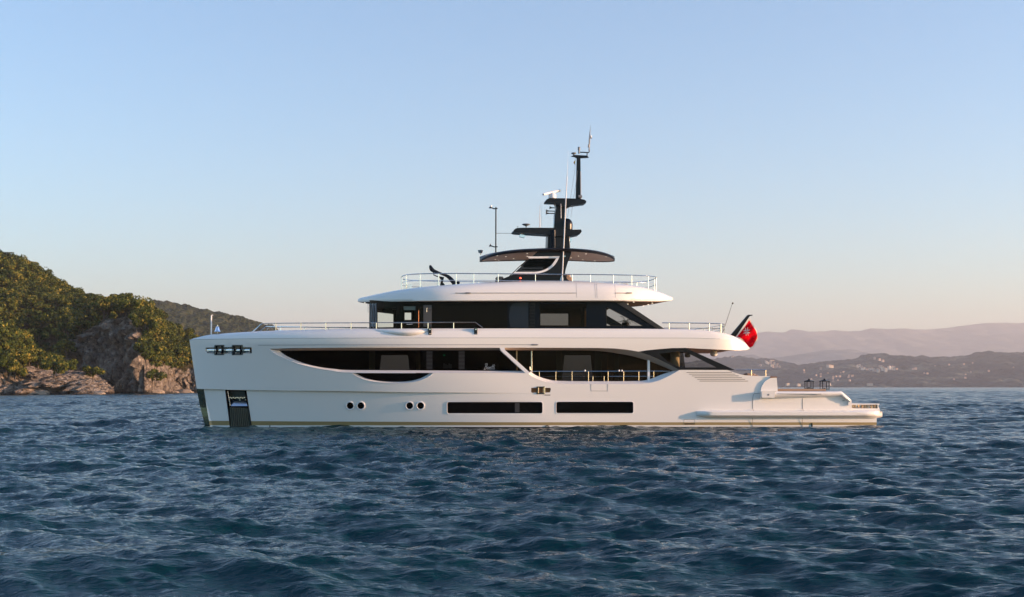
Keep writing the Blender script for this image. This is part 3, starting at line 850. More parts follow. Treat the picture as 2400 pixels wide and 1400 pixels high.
# underside of the knuckle step
strip('knuckle_ledge', knuckle[:9], [(477, 912.8)] + [(x, y + 0.3) for x, y in knuckle[1:9]], V_up, V_low, M['white'], n=60)
# stem plate, dark metal, wraps round the bow
strip('stem_guard', [(461, 912), (468, 950), (477, 985), (485, 1020)], [(477.3, 912.3), (484.5, 955), (493.3, 1002), (496.5, 1020)], lambda u, w: 0.0, off(V_low, -0.02), M['stem'], n=24, mirror=True)
# grooves
def groove(L, V, w=0.012, m=None, name='seam_line'):
    mb = MB(); mb.tube(pts(L, off(V, -0.001)), w, 5); return both(mb).build(name, m or M['seam'], yacht)
groove(resample([(605, 809.3), (760, 808.6), (1247, 808.2)], 30), V_up, 0.014, M['grey'], 'light_groove')
mb = MB(); mb.tube(pts([(1244, 808.2), (1248, 808.2), (1258, 808.2), (1262, 808.2)], off(V_up, -0.01)), [0.02, 0.045, 0.045, 0.01], 8); mb.build('groove_fitting', M['grey'], yacht)
groove([p for p in resample(crease, 90) if p[0] < 1700], off(V_main, 0.005), 0.010, M['seam'], 'crease_line')  # thin dark line along the crease
groove([(1385, 900.5), (1385.3, 916.5), (1424, 916.8), (1424.3, 900.5)], V_up, 0.012, M['seam'], 'boarding_gate_seam')
groove([(1276, 926.3), (1290, 926.3)], V_up, 0.02, M['black'], 'drain_slot')
groove([(1603, 983.5), (1603, 993), (1628.5, 993), (1628.5, 983.8), (1603, 983.5)], V_low, 0.009, M['gold'], 'hatch_seam')
groove([(1604, 993.8), (1628, 993.8)], V_low, 0.03, M['black'], 'hatch_slot')
mb = MB(); mb.tube(pts([(1903, 992), (1903, 1000)], off(V_low, -0.01)), 0.045, 6); mb.build('outlet', M['black'], yacht)
mb = MB(); mb.tube(pts([(632.5, 997), (632.5, 1001)], off(V_low, -0.01)), 0.03, 6); mb.build('outlet', M['black'], yacht)
mb = MB(); mb.tube(pts([(1277, 1003), (1279, 999), (1282.5, 997.6), (1286, 999), (1288, 1003)], off(V_low, -0.03)), 0.02, 6); mb.build('exhaust_arch', M['black'], yacht)

# ---- recessed openings
def recess(name, loop, V, d, m, shrink=0.0, parent=yacht):
    P = pts(loop + [loop[0]], V); Q = pts([(x, y) for x, y in loop + [loop[0]]], off(V, d))
    P2 = [p for p in P]; Q2 = [Vector((p.x, q.y, p.z)) for p, q in zip(P, Q)]
    k = len(P); vs = P2 + Q2; fs = [(i, i + 1, k + i + 1, k + i) for i in range(k - 1)]
    return mk(name, vs, fs, m, parent, True, auto=40)
def pane(name, loop, V, m, parent=yacht, grow=1.0, step=(16, 10)):
    cx = sum(p[0] for p in loop) / len(loop); cy = sum(p[1] for p in loop) / len(loop)
    L = [(x + grow * (1 if x > cx else -1), y + grow * (1 if y > cy else -1)) for x, y in loop]
    return skin(name, L, V, [m], step=step, parent=parent)

for i, p in enumerate(ports):
    cx = (820.5, 845.5, 960, 985.5)[i]
    fr = MB(); c_ = circ(cx, 951.3, 9.0, 32); fr.tube(pts(c_, off(V_low, -0.015)), 0.035, 6, closed=True)
    fr = both(fr).build('porthole', M['white2'], yacht)
    recess('porthole_liner', p, V_low, 0.10, M['white2'], parent=fr)
    pane('porthole_glass', p, off(V_low, 0.09), M['blackg'], parent=fr, grow=1.5, step=None)
for w_ in wins:
    fr = MB(); fr.tube(pts(w_, off(V_low, -0.004)), 0.022, 6, closed=True)
    fr = both(fr).build('hull_window', M['white2'], yacht)
    recess('window_liner', w_, V_low, 0.10, M['white2'], parent=fr)
    pane('window_glass', w_, off(V_low, 0.09), M['blackg'], parent=fr, grow=1.5)
slab('painted_window_reflection', [(1207, 945), (1217.5, 945), (1217.5, 967), (1207, 967)], off(V_low, 0.075), 0.01, M['dgrey'])  # grey plate stands for a reflection painted on the window

# anchor pocket
ap = recess('anchor_pocket', anchor, V_low, 0.55, M['black'])
pane('pocket_back', anchor, off(V_low, 0.54), M['black'], parent=ap, grow=1)
slab('pocket_plate', [(534, 917), (573, 917.5), (576.5, 935), (536.5, 935)], off(V_low, 0.42), 0.03, M['darksteel'], parent=ap)
mb = MB()
for q in range(9):
    x = 538.5 + q * 4.3
    mb.box(pt(x, 932.0 + (q % 2) * 1.2, off(V_low, 0.36)), (0.09, 0.05, 0.06), ry=0.5 * (q % 3 - 1))
both(mb).build('anchor_chain', M['steel'], ap)
strip('anchor_plate', [(538.0, 936.0), (575.5, 936.5)], [(541, 952), (580, 952)], off(V_low, 0.42), off(V_low, 0.10), mat('polished_anchor', (0.62, 0.66, 0.72), 0.15, metal=1.0), parent=ap, n=6)
mb = MB(); mb.tube(pts([(533.5, 917), (539.5, 951)], off(V_low, 0.1)), 0.03, 8); both(mb).build('anchor_shank', M['steel'], ap)
for q in range(11):
    f0 = (q + 0.5) / 11
    L = [(537.5 + f0 * 46, 955 + 2 * f0), (541.5 + f0 * 49, 1015)]
    mb = MB(); mb.tube(pts(L, off(V_low, 0.10)), 0.047, 8); both(mb).build('chafe_rib', M['darksteel'], ap)

# bow mooring opening
fo = recess('bow_fairlead', fair1, V_up, 0.35, M['steel'])
MB().tube(pts([(483.5, 821.5), (535, 821.5), (588.5, 821.8)], off(V_up, 0.24)), 0.165, 20).build('fairlead_reflector', mat('reflector_metal', (0.95, 0.90, 0.84), 0.22, metal=1.0), fo)  # bar added to mirror bright sky and lighten the opening
strip('fairlead_back', [(480, 806), (592, 806)], [(480, 834), (592, 834)], off(V_up, 0.40), off(V_up, 0.40), M['white'], n=12, parent=fo)
for x0, x1 in ((503.5, 524.5), (544.5, 568)):
    mb = MB(); mb.tube(pts([(x0, 810), (x1, 809.8), (x1, 831.3), (x0, 831.7)], off(V_up, -0.01)), 0.035, 6, closed=True)
    both(mb).build('roller_frame', M['darksteel'], fo)
    mb = MB()
    for x in (x0 + 4, x1 - 4): mb.tube(pts([(x, 811), (x, 831)], off(V_up, 0.0)), 0.05, 10)
    both(mb).build('roller', M['black'], fo)
mb = MB(); mb.tube(pts([(484, 821), (588, 821.5)], off(V_up, 0.2)), 0.022, 6)
for x in (530, 536, 541, 575, 580, 585): mb.tube(pts([(x, 814), (x, 829)], off(V_up, 0.25)), 0.035, 6)
both(mb).build('roller_rail', M['steel'], fo)
# midships fairlead
fo = recess('side_fairlead', fair2, V_up, 0.30, M['steel'])
pane('fairlead_back', fair2, off(V_up, 0.29), M['rust'], parent=fo, step=None)
mb = MB(); mb.tube(pts([(1258.8, 907.5), (1276.2, 907.5), (1276.2, 922.5), (1258.8, 922.5)], off(V_up, -0.01)), 0.05, 6, closed=True); both(mb).build('roller_frame', M['darksteel'], fo)
mb = MB()
for x in (1261.8, 1273.3): mb.tube(pts([(x, 908), (x, 922)], off(V_up, 0.0)), 0.03, 8)
both(mb).build('roller', mat('brass', (0.6, 0.5, 0.36), 0.3, metal=1), fo)

# ---- upper bevel above the crease
def ins(u, w): return 0.75 - 0.45 * sstep(-16, 0, u)
V_top = lambda u, w: V_over(u, w) + ins(u, w) * sstep(-19.9, -17.5, u)
n_ = 120
cA = resample(crease, n_)
def x_on(L, x): return float(np.interp(x, [p[0] for p in L], [p[1] for p in L]))
xs2 = list(np.linspace(444.2, 1756.5, 150))
cA = [(x, x_on(crease, x)) for x in xs2]; tA = [(x, x_on(top, x)) for x in xs2]
mids = []
for k, (a, b) in enumerate(((0.30, 0.08), (0.6, 0.26), (0.85, 0.6))):
    mids.append(([(x, (1 - a) * y0 + a * y1) for (x, y0), (_, y1) in zip(cA, tA)], (lambda b: (lambda u, w: V_over(u, w) + b * ins(u, w) * sstep(-19.9, -17.5, u)))(b)))
strip('bulwark_bevel', cA, tA, V_over, V_top, M['white'], mid=mids, auto=50, mirror=True)
span('upper_deck', tA, V_top, M['teak'], dz=-0.03, seg=4)
# bridge-wing blister under the wheelhouse
def blister(name, x0, x1, depth, prot):
    P = []; n = 34; m = 10
    for i in range(n + 1):
        t = i / n; x = x0 + (x1 - x0) * t
        d = depth * (math.sin(math.pi * t ** 1.35) ** 0.75 if 0 < t < 1 else 0)
        for j in range(m + 1):
            s = j / m; y = 770.8 + d * s
            bump = prot * math.sin(math.pi * t ** 1.35) ** 0.8 * (math.cos(math.pi / 2 * s) ** 0.8) if 0 < t < 1 else 0
            base = x_on(tA, x); yy = y
            fr_ = min(max((x_on(cA, x) - yy) / (x_on(cA, x) - base), 0), 1)
            b = float(np.interp(fr_, [0, .3, .6, .85, 1], [0, .08, .26, .6, 1]))
            V = (lambda b, bump: (lambda u, w: V_over(u, w) + b * ins(u, w) - bump - 0.01))(b, bump)
            P.append(pt(x, yy, V))
    k = m + 1
    fs = [(i * k + j, i * k + j + 1, (i + 1) * k + j + 1, (i + 1) * k + j) for i in range(n) for j in range(m)]
    top_ = [i * k for i in range(n + 1)]
    q = len(P); P += [P[i] + Vector((0, prot + 0.2, 0.0)) for i in top_]
    fs += [(top_[i], top_[i + 1], q + i + 1, q + i) for i in range(n)]
    return mk(name, P, fs, M['white'], yacht, True, auto=60)
blister('bridge_wing_blister', 868, 1012, 16.5, 0.30)

# overhang underside, aft
ov_under = [(x, y) for x, y in over_low[:9]]
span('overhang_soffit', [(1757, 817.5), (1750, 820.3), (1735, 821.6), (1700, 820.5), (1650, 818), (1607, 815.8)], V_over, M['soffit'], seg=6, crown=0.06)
span('bow_deck', [(445, 799), (520, 798), (600, 797)], V_up, M['teak'])

# ---- main deck window band: soffit bevel, glass, sill
soff_in = [(655, 822.2), (760, 821.6), (1000, 821.2), (1178, 821.2)]
soff_out = [(632, 817.6), (760, 815.6), (1000, 815.4), (1171, 815.4)]
REC = 0.42
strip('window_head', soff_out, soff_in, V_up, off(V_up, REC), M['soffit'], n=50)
lip_in = cr([(655, 822.2), (668, 832), (690, 843), (718, 853), (750, 860.5), (785, 865), (826, 867.6)], 8) + [(1000, 868.6), (1100, 869.2), (1232, 869.8)]
lip_out = win_low + [(1000, 874.6), (1100, 874.8), (1236, 875)]
# the sill runs straight on above the small crescent window
li = [(655, 822.2), (668, 832), (690, 843), (718, 853), (750, 860.5), (785, 865), (826, 867.6), (1000, 868.6), (1232, 869.8)]
lo = [(629, 818), (645, 830), (665, 840), (700, 853), (740, 863), (780, 869.5), (824, 873.6), (1000, 874.4), (1236, 875)]
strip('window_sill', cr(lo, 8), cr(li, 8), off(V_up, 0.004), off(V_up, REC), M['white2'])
mb = MB(); mb.tube(pts(cr(lo, 8)[1:56], off(V_up, 0.0)), 0.022, 6); both(mb).build('sill_edge', M['white2'], yacht)
band_glass = [(655, 821)] + [(760, 820), (1000, 820), (1180, 820), (1234, 871)] + [(x, y + 0.8) for x, y in lip_in[::-1]][1:]
skin('main_deck_glass', band_glass, off(V_up, REC - 0.01), [G_dark], step=(18, 10))
# crescent window
cl_in = cr([(833, 874.6), (846, 882), (862, 888), (888, 893), (924, 895), (958, 893.5), (982, 888), (998, 880.5), (1006, 875)], 8)
strip('crescent_sill', cres_low, cl_in, V_up, off(V_up, 0.30), M['white2'], n=60)
mb = MB(); mb.tube(pts(cres_low, off(V_up, 0.0)), 0.022, 6); both(mb).build('crescent_edge', M['white2'], yacht)
skin('crescent_glass', [(828, 873.5)] + [(x, y + 0.6) for x, y in cl_in] + [(1012, 873.8)], off(V_up, 0.29), [M['blackg']], step=(18, 6))
# diagonal strut
slab('diagonal_strut', [(1171, 815.4), (1183, 815.4), (1184, 821), (1243, 874.5), (1240, 876.5), (1231, 874.5), (1174, 822)], off(V_up, -0.004), 0.40, M['white2'])
# vents and marks behind the glass band
for x in (999.5, 1075):
    mb = MB()
    for k in range(14): mb.add(*[(lambda a, b: ([a, b, b + Vector((0, 0, 0.035)), a + Vector((0, 0, 0.035))], [(0, 1, 2, 3)]))(pt(x, 824.5 + k * 3.15, off(V_up, REC - 0.05)), pt(x + 14, 824.5 + k * 3.15, off(V_up, REC - 0.05)))][0])
    both(mb).build('vent_grille', M['dgrey'], yacht)

# ---- aft side-deck opening
a_out = cr([(1183, 815.4), (1300, 815.4), (1400, 815.8), (1440, 817), (1470, 820), (1497, 824.8), (1530, 836.5), (1560, 850.5), (1593, 867.5)], 10)
a_in = cr([(1183, 821.3), (1300, 821.5), (1380, 822.2), (1420, 825), (1460, 831), (1490, 837.5), (1525, 848), (1552, 859), (1577, 869.5)], 10)
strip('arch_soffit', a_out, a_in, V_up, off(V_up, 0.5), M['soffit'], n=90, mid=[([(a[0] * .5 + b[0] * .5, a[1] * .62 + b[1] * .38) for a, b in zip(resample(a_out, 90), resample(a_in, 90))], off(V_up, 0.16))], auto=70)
al_in = cr([(1243, 871.5), (1258, 880.5), (1282, 889), (1312, 893), (1400, 893.8), (1495, 893.2), (1525, 888), (1550, 878.5), (1577, 869.5)], 10)
strip('side_deck_lip', aft_low, al_in, V_up, off(V_up, 0.45), M['white2'], n=90)
VI = -3.05
skin('saloon_glass', [(1170, 812), (1600, 812), (1610, 900), (1170, 900)], VI, [G_dark], step=None)
skin('side_deck', [(1170, 897), (1620, 897), (1620, 899), (1170, 899)], -3.2, [M['teak']], step=None)
span('main_deck_floor', [(640, 893), (800, 893), (1400, 894.5), (1800, 894.5)], off(V_up, 0.46), M['inner2'])
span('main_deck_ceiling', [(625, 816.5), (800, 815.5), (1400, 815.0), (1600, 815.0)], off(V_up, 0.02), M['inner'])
# door frame, mullions and post seen through the opening
for x, m_, r_ in ((1211, 'curtain', 0.035), (1246, 'steel', 0.05)):
    mb = MB(); mb.tube([pt(x, 822, VI - 0.03), pt(x, 897, VI - 0.03)], r_, 6); both(mb).build('door_frame', M[m_], yacht)
mb = MB(); mb.tube([pt(1242, 860, VI - 0.15), pt(1242, 868, VI - 0.15)], 0.05, 8); both(mb).build('door_handle', M['steel'], yacht)
mb = MB(); mb.box((pt(1520, 870, -3.75)), (0.13, 0.13, 1.95)); both(mb).build('side_deck_post', M['white2'], yacht)

# far bulkhead of the saloon with its window openings (sky seen right through)
VF = 3.05
def trap(x0, x1, y0, y1, k=6): return [(x0 + k, y0), (x1 - k, y0), (x1, y1), (x0, y1)]
far_open = [trap(890, 960, 833, 868, 4), trap(1317, 1390, 833, 893, 6)]
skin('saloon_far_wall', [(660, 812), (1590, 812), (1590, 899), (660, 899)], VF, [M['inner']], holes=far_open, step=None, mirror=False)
for h in far_open: skin('far_window_glass', h, VF + 0.02, [G_far], step=None, mirror=False)
def curtain(x, wd, y0, y1, v, name='curtain', mm=None):
    a = pt(x, y0, v); b = pt(x, y1, v); n = 16; P = []
    for k in range(n + 1):
        P += [a + Vector((wd * k / n, 0.05 * math.sin(k * 2.1), 0)), b + Vector((wd * k / n, 0.05 * math.sin(k * 2.1 + .3), 0))]
    return mk(name, P, [(2 * k, 2 * k + 2, 2 * k + 3, 2 * k + 1) for k in range(n)], mm or M['curtain'], yacht)
for x, wd, v in ((865, 0.35, -2.6), (975, 0.25, -2.6), (1304, 0.35, -2.8), (1394, 0.45, -2.8), (1440, 0.3, -2.8)): curtain(x, wd, 824, 892 if x > 1000 else 866, v)
curtain(1412, 0.35, 826, 893, -2.9, 'door_panel', M['rust'])
mb = MB()
for k, x in enumerate((1041, 1045, 1049, 1053, 1057)): mb.box(pt(x, 858 + (k % 3), -3.3), (0.08, 0.1, 0.30 - 0.05 * (k % 3)))
mb.build('shelf_bottles', M['grey'], yacht)
mb = MB(); mb.box(pt(1041, 833, -3.3), (0.12, 0.03, 0.09)); mb.build('exit_sign', mat('green_sign', (0.02, 0.3, 0.15), 0.5, emit=((0.05, 0.6, 0.3), 0.25)), yacht)

# builder's name in script on the glass
def script_name():
    strokes = [
        [(0.02, 0.0), (0.10, 0.10), (0.22, 0.62), (0.28, 0.95)],
        [(0.06, 0.80), (0.12, 0.97), (0.32, 1.02), (0.46, 0.92), (0.44, 0.70), (0.24, 0.55), (0.40, 0.50), (0.44, 0.28), (0.30, 0.06), (0.06, 0.02)],
        [(0.52, 0.24), (0.66, 0.34), (0.68, 0.46), (0.60, 0.46), (0.54, 0.24), (0.60, 0.06), (0.72, 0.12)],
        [(0.76, 0.04), (0.84, 0.44), (0.80, 0.20), (0.94, 0.42), (0.98, 0.36), (0.94, 0.08), (1.02, 0.08)],
        [(1.06, 0.24), (1.20, 0.34), (1.22, 0.46), (1.14, 0.46), (1.08, 0.24), (1.14, 0.06), (1.26, 0.12)],
        [(1.46, 0.90), (1.34, 0.20), (1.36, 0.05), (1.44, 0.10)], [(1.28, 0.56), (1.54, 0.60)],
        [(1.66, 0.90), (1.54, 0.20), (1.56, 0.05), (1.64, 0.10)], [(1.48, 0.58), (1.76, 0.62)],
        [(1.78, 0.44), (1.72, 0.12), (1.80, 0.05), (1.88, 0.14)], [(1.82, 0.62), (1.83, 0.66)]]
    o = pt(1133.5, 866.5, off(V_up, REC - 0.03)); s = 0.345
    mb = MB()
    for st in strokes:
        L = [(x + 0.22 * y, y) for x, y in st]
        P = [Vector((o.x + x * s, o.y - 0.0, o.z + y * s)) for x, y in (cr(L, 4) if len(L) > 2 else L)]
        mb.tube(P, 0.009, 5)
    return mb.build('name_lettering', mat('silver_letters', (0.5, 0.5, 0.5), 0.4, emit=None), yacht)
script_name()

# ---- aft wing window (black frame, see-through glass)
wing_out = [(1497, 824.5), (1515, 821.5), (1545, 818.5), (1575, 816.2), (1607, 815.8), (1723, 867.8), (1593, 867.8), (1560, 850.5), (1530, 836.5)]
wing_hole = [(1545, 829.5), (1590, 824.5), (1609, 826.5), (1679, 861.5), (1594, 861.5), (1566, 848)]
V_w = off(V_up, 0.06)
skin('wing_frame', wing_out, V_w, [M['black']], holes=[wing_hole], step=(16, 9))
strip('wing_frame_edge', [(1607, 815.8), (1723, 867.8)], [(1607, 815.8), (1723, 867.8)], V_w, off(V_up, 0.46), M['black'], n=6)
strip('wing_frame_edge', wing_hole + [wing_hole[0]], wing_hole + [wing_hole[0]], V_w, off(V_up, 0.2), M['black'])
skin('wing_glass', wing_hole, off(V_up, 0.12), [G_mid], step=None)
mb = MB(); mb.tube([pt(1582, 823, -3.1), pt(1582, 862, -3.1)], 0.27, 20); mb.build('aft_column', M['curtain'], yacht)
mb = MB(); mb.lathe([(0.02, -0.16), (0.12, -0.14), (0.15, 0.0), (0.11, 0.16)], pt(1611, 833, -2.6), 16, axis='x'); mb.tube([pt(1611, 833, -2.6), pt(1611, 820, -2.6)], 0.02, 6); mb.build('deck_speaker', M['grey'], yacht)
mb = MB(); mb.lathe([(0.08, 0.24), (0.16, 0.2), (0.22, 0.1), (0.23, -0.02), (0.18, -0.12), (0.05, -0.17)], pt(1673, 829.5, -2.2), 20); mb.tube([pt(1675, 826, -2.2), pt(1675, 820, -2.2)], 0.02, 6); mb.build('camera_dome', M['white2'], yacht)

# ---- louvred quarter and aft deck
for k in range(6):
    y = 873.2 + k * 4.05
    xa = np.interp(y, [868, 893], [1601, 1640]); xb = np.interp(y, [868, 893], [1706, 1753])
    mb = MB(); mb.tube(pts(resample([(xa, y), (xb, y)], 8), off(V_up, -0.004)), 0.017, 6); both(mb).build('louvre_slot', M['louvre'], yacht)
span('aft_deck', [(1593, 893), (1700, 893), (1822, 893)], off(V_up, 0.05), M['teak'])
V_terr = off(V_up, 0.0)
# fold-down bulwark wing with a quarter-round front
fw = cr([(1783, 917.5), (1784.5, 909), (1789, 900), (1796, 892), (1806, 886)], 6) + [(1820.5, 885), (1823, 917.5)]
slab('folding_bulwark', fw, off(V_up, -0.10), 0.45, M['white'], mirror=True)
slab('bulwark_cap', [(1806, 882.8), (1821, 883.2), (1821.5, 885.2), (1806, 885.6)], off(V_up, -0.12), 0.5, M['rust'])
slab('hinge_box', [(1785, 917.8), (1817.5, 918), (1816, 932.5), (1786, 932.5)], off(V_up, -0.42), 0.6, M['white'])
slab('hinge_plate', [(1799, 923.5), (1803, 923.5), (1803, 927.5), (1799, 927.5)], off(V_up, -0.43), 0.03, M['grey'])
# terrace edge ledge
def ledge():
    P = []; N = 40
    for i in range(N + 1):
        t = i / N; x = 1817 + (1992 - 1817) * t
        yt = float(np.interp(x, [1817, 1972, 1996], [918, 917, 938]))
        thick = float(np.interp(x, [1817, 1972, 1992], [13.5, 11.5, 9]))
        pr = 0.40 * (1 - 0.35 * t) * (1 if t < .97 else .9)
        prof = [(0.25, 0.0), (-pr * 0.5, 0.4 / thick), (-pr * 0.85, 0.12), (-pr, 0.30), (-pr, 0.68), (-pr * 0.8, 0.88), (0.02, 1.15)]
        for (d, s) in prof: P.append(pt(x, yt + thick * s, off(V_up, d)))
    k = 7
    fs = [(i * k + j, (i + 1) * k + j, (i + 1) * k + j + 1, i * k + j + 1) for i in range(N) for j in range(k - 1)]
    fs += [tuple(range(k)), tuple(N * k + j for j in reversed(range(k)))]
    return mk('terrace_ledge', P, fs, M['white'], yacht, True, auto=50)
ledge()
groove([(1822, 923.3), (1925, 924)], off(V_up, -0.40), 0.02, M['grey'], 'ledge_groove')
slab('ledge_end', [(1972, 917.0), (1996, 938), (1996, 950), (1988.5, 950), (1988.5, 940), (1970, 927)], off(V_up, -0.14), 0.35, M['white'])
span('terrace_deck', [(1806, 917.6), (1900, 917.4), (1972, 917.4)], V_up, M['teak'], dz=0.01)
span('transom', [(1972, 917.5), (1996, 940), (1996, 964)], V_up, M['white'])
strip('terrace_bench', [(1822, 911.3), (1880, 911.6), (1936, 912)], [(1822, 918), (1880, 918), (1936, 918)], -3.2, -3.2, M['cushion'], n=8)
span('bench_top', [(1822, 911.3), (1880, 911.6), (1936, 912)], -3.2, M['teak'])
span('bench_end', [(1936, 912), (1936, 918)], -3.2, M['teak'])
# seams of the fold-out side platforms
for x in (1764, 1881):
    L = [(x, 934), (x, 958), (x + 2, 963), (x + 2.5, 972), (x - 0.5, 979), (x - 0.5, 1001)]
    off_ = [0, 0, -.30, -.38, -.06, 0]
    P = [pt(p[0], p[1], off(V_low, o - 0.006)) for p, o in zip(L, off_)]
    mb = MB(); mb.tube(P, 0.012, 5); both(mb).build('platform_seam', M['seam'], yacht)
groove(resample([(1764, 934), (1766, 924.5), (1768.5, 922.6), (1785, 922.3)], 8), V_up, 0.012, M['seam'], 'platform_seam')
# moulded side sponson / swim platform
def sponson():
    st = []
    xs = [1632, 1637, 1643, 1650, 1658, 1670] + list(range(1700, 2050, 30)) + [2050, 2058, 2063, 2066.5, 2068.3]
    for x in xs:
        if x < 1660: t = (x - 1632) / 28; s = max(t, 0.02) ** 0.8; y0, y1, y2, y3 = 963.5 - 1.5 * s, 965.5, 974.5 + 0.5 * s, 974.5 + 6 * s
        elif x > 2045:
            t = (x - 2045) / 23.3; s = math.sqrt(max(1 - t ** 2.5, 0.0)) * 0.6 + 0.4; y0, y1, y2, y3 = 961.5 + 3.5 * t * t, 965.5 + 1 * t, 975 - 0.5 * t, 980.8 - 3.5 * t * t
        else: s = 1; y0, y1, y2, y3 = 961.5, 965.5, 975, 980.8
        pr = 0.42 * s
        if x > 2045: pr = 0.42 - 1.6 * ((x - 2045) / 23.3) ** 3
        prof = [(0.2, y0), (-pr * 0.25, y0 + .6), (-pr * 0.8, y0 * .45 + y1 * .55), (-pr, y1 + 1), (-pr, y2 - 1), (-pr * .92, y2), (-0.03 if x <= 2045 else -pr + .35, y3), (0.2 if x <= 2045 else -pr + .5, y3)]
        st.append([pt(x, y, off(V_low, d)) for d, y in prof])
    k = len(st[0]); n = len(st); P = [p for r in st for p in r]; 
    fs = [(i * k + j, (i + 1) * k + j, (i + 1) * k + j + 1, i * k + j + 1) for i in range(n - 1) for j in range(k - 1)]
    q = len(P); P += mir(P); fs += [tuple(q + i for i in reversed(f)) for f in fs]
    # after end and platform top / bottom, bridged to the other side
    e = (n - 1) * k
    for j in range(k - 1): fs.append((e + j, q + e + j, q + e + j + 1, e + j + 1))
    for i in range(n - 6, n - 1):
        fs.append((i * k, (i + 1) * k, q + (i + 1) * k, q + i * k)); a = i * k + k - 1; fs.append((a, q + a, q + a + k, a + k))
    return mk('swim_platform', P, fs, M['white'], yacht, True, auto=50)
sponson()
span('stern_plate', [(2055, 975), (2055, 1020)], V_low, M['white'])
# stern side rail with mirror panel
so = off(V_up, 0.25)
slab('stern_rail_cap', [(1997, 946), (2061, 946.5), (2061.5, 948.8), (1997, 948.6)], so, 0.25, M['white2'])
rp = slab('stern_rail_panel', [(1997, 948.6), (2057, 948.8), (2057, 958.5), (1997, 958.5)], off(V_up, 0.33), 0.05, mat('mirror_panel', (0.5, 0.52, 0.55), 0.12, metal=1.0, bump=1.0, bscale=4))
mb = MB()
for x in (1998, 2005, 2013, 2022, 2028, 2034, 2043, 2050, 2056): mb.tube([pt(x, 948.5, so), pt(x, 959, so)], 0.035, 6)
both(mb).build('stern_rail_posts', mat('brass_posts', (0.8, 0.6, 0.38), 0.25, metal=0.8), yacht)
slab('stern_rail_base', [(1996, 957.6), (2060, 957.8), (2063, 963), (1996, 963)], off(V_up, 0.12), 0.5, M['white'])
slab('stern_rail_end', [(2057, 948), (2060, 948.5), (2058.5, 952), (2060, 956), (2062, 959), (2057, 959)], off(V_up, 0.2), 0.3, M['white'])
for x, y in ((1977, 939.5), (1956, 976.5)):
    mb = MB(); mb.box(pt(x, y, off(V_up, -0.02 if y < 950 else -.2)), (0.14, 0.04, 0.04)); mb.build('drain_fitting', M['grey'], yacht)
# ---------------------------------------------------------------- superstructure
# ---- upper-deck house
HW = 3.35
_uf = pt(866, 740, -1.2).x
def V_house(u, w):
    r = 2.6; t = min(max(((_uf + r) - u) / r, 0), 1.02)
    return -HW + 2.1 * t ** 2.6
house_L = [(866, 704), (1440, 704), (1560, 775), (866, 775)]
wh_panes = [[(885, 722.5), (928, 722.5), (928, 767.5), (885, 768.5)], [(946, 718), (974, 718), (974, 752), (946, 752)]]
win_up = [(1265, 713), (1374, 713), (1374, 766), (1265, 766)]
win_tri = [(1421, 721.5), (1425, 721), (1507, 764.5), (1421, 764.5)]
def V_hw(u, w): return V_house(u, w)
skin('deckhouse_wall', [(866, 704), (1189, 704), (1189, 775), (866, 775)], V_hw, [M['blackg']], holes=wh_panes + [[(869.5, 712), (880, 712), (880, 766), (869.5, 766)]], step=(7, 12), mirror=True)
skin('deckhouse_aft_wall', [(1189, 704), (1437, 704), (1556, 775), (1189, 775)], V_hw, [M['navy']], holes=[win_up, win_tri], step=(18, 14), mirror=True)
for p in wh_panes: skin('wheelhouse_window', p, off(V_house, 0.03), [G_clear], step=(6, 12))
skin('wheelhouse_window', [(869.5, 712), (880, 712), (880, 766), (869.5, 766)], off(V_house, 0.03), [M['grey']], step=(4, 12))
skin('sky_lounge_window', win_up, off(V_house, 0.03), [G_dark], step=None)
skin('quarter_window', win_tri, off(V_house, 0.03), [G_mid], step=None)
# blind heads, pillars of the wheelhouse front
for x0, x1, y0, y1 in ((885, 928, 714, 721), (946, 974, 717, 727)):
    slab('window_blind', [(x0, y0), (x1, y0), (x1, y1), (x0, y1)], off(V_house, 0.06), 0.04, M['grey'])
mb = MB()
for x in (868, 875, 881.5): mb.tube(pts([(x, 711), (x + 0.5, 769)], off(V_house, -0.02)), 0.035, 6)
both(mb).build('wheelhouse_pillars', M['grey'], yacht)
mb = MB()
for x in (871.5, 877): mb.tube(pts([(x, 716), (x + 2, 738), (x, 758)], off(V_house, -0.10)), 0.022, 6)
both(mb).build('window_wiper', M['black'], yacht)
mb = MB(); mb.tube(pts([(862.5, 712), (862.7, 733)], off(V_house, -0.3)), 0.012, 6); mb.build('hanging_line', M['grey'], yacht)
# front glass of the wheelhouse, bridging to the other side
span('wheelhouse_front', [(866.6, 704), (866.6, 775)], V_house, M['blackg'])
# upper-deck door with lever handle, rail
slab('upper_deck_door', [(992.5, 715.5), (1012, 715.5), (1012, 766), (992.5, 766)], off(V_house, -0.02), 0.05, mat('charcoal_door', (0.045, 0.045, 0.048), 0.35))
mb = MB(); mb.tube(pts([(1011, 726), (1000, 726)], off(V_house, -0.08)), 0.022, 6); mb.tube(pts([(1000, 722.5), (1000, 731.5)], off(V_house, -0.08)), 0.02, 6); mb.build('door_handle', M['steel'], yacht)
mb = MB(); mb.tube(pts([(981, 728), (981, 768)], off(V_house, -0.05)), 0.016, 6); mb.build('grab_bar', M['rust'], yacht)
mb = MB(); mb.tube(pts([(953, 760), (959, 760.5), (963, 760), (967, 760)], off(V_house, -0.03)), 0.03, 6); mb.build('badge', M['steel'], yacht)
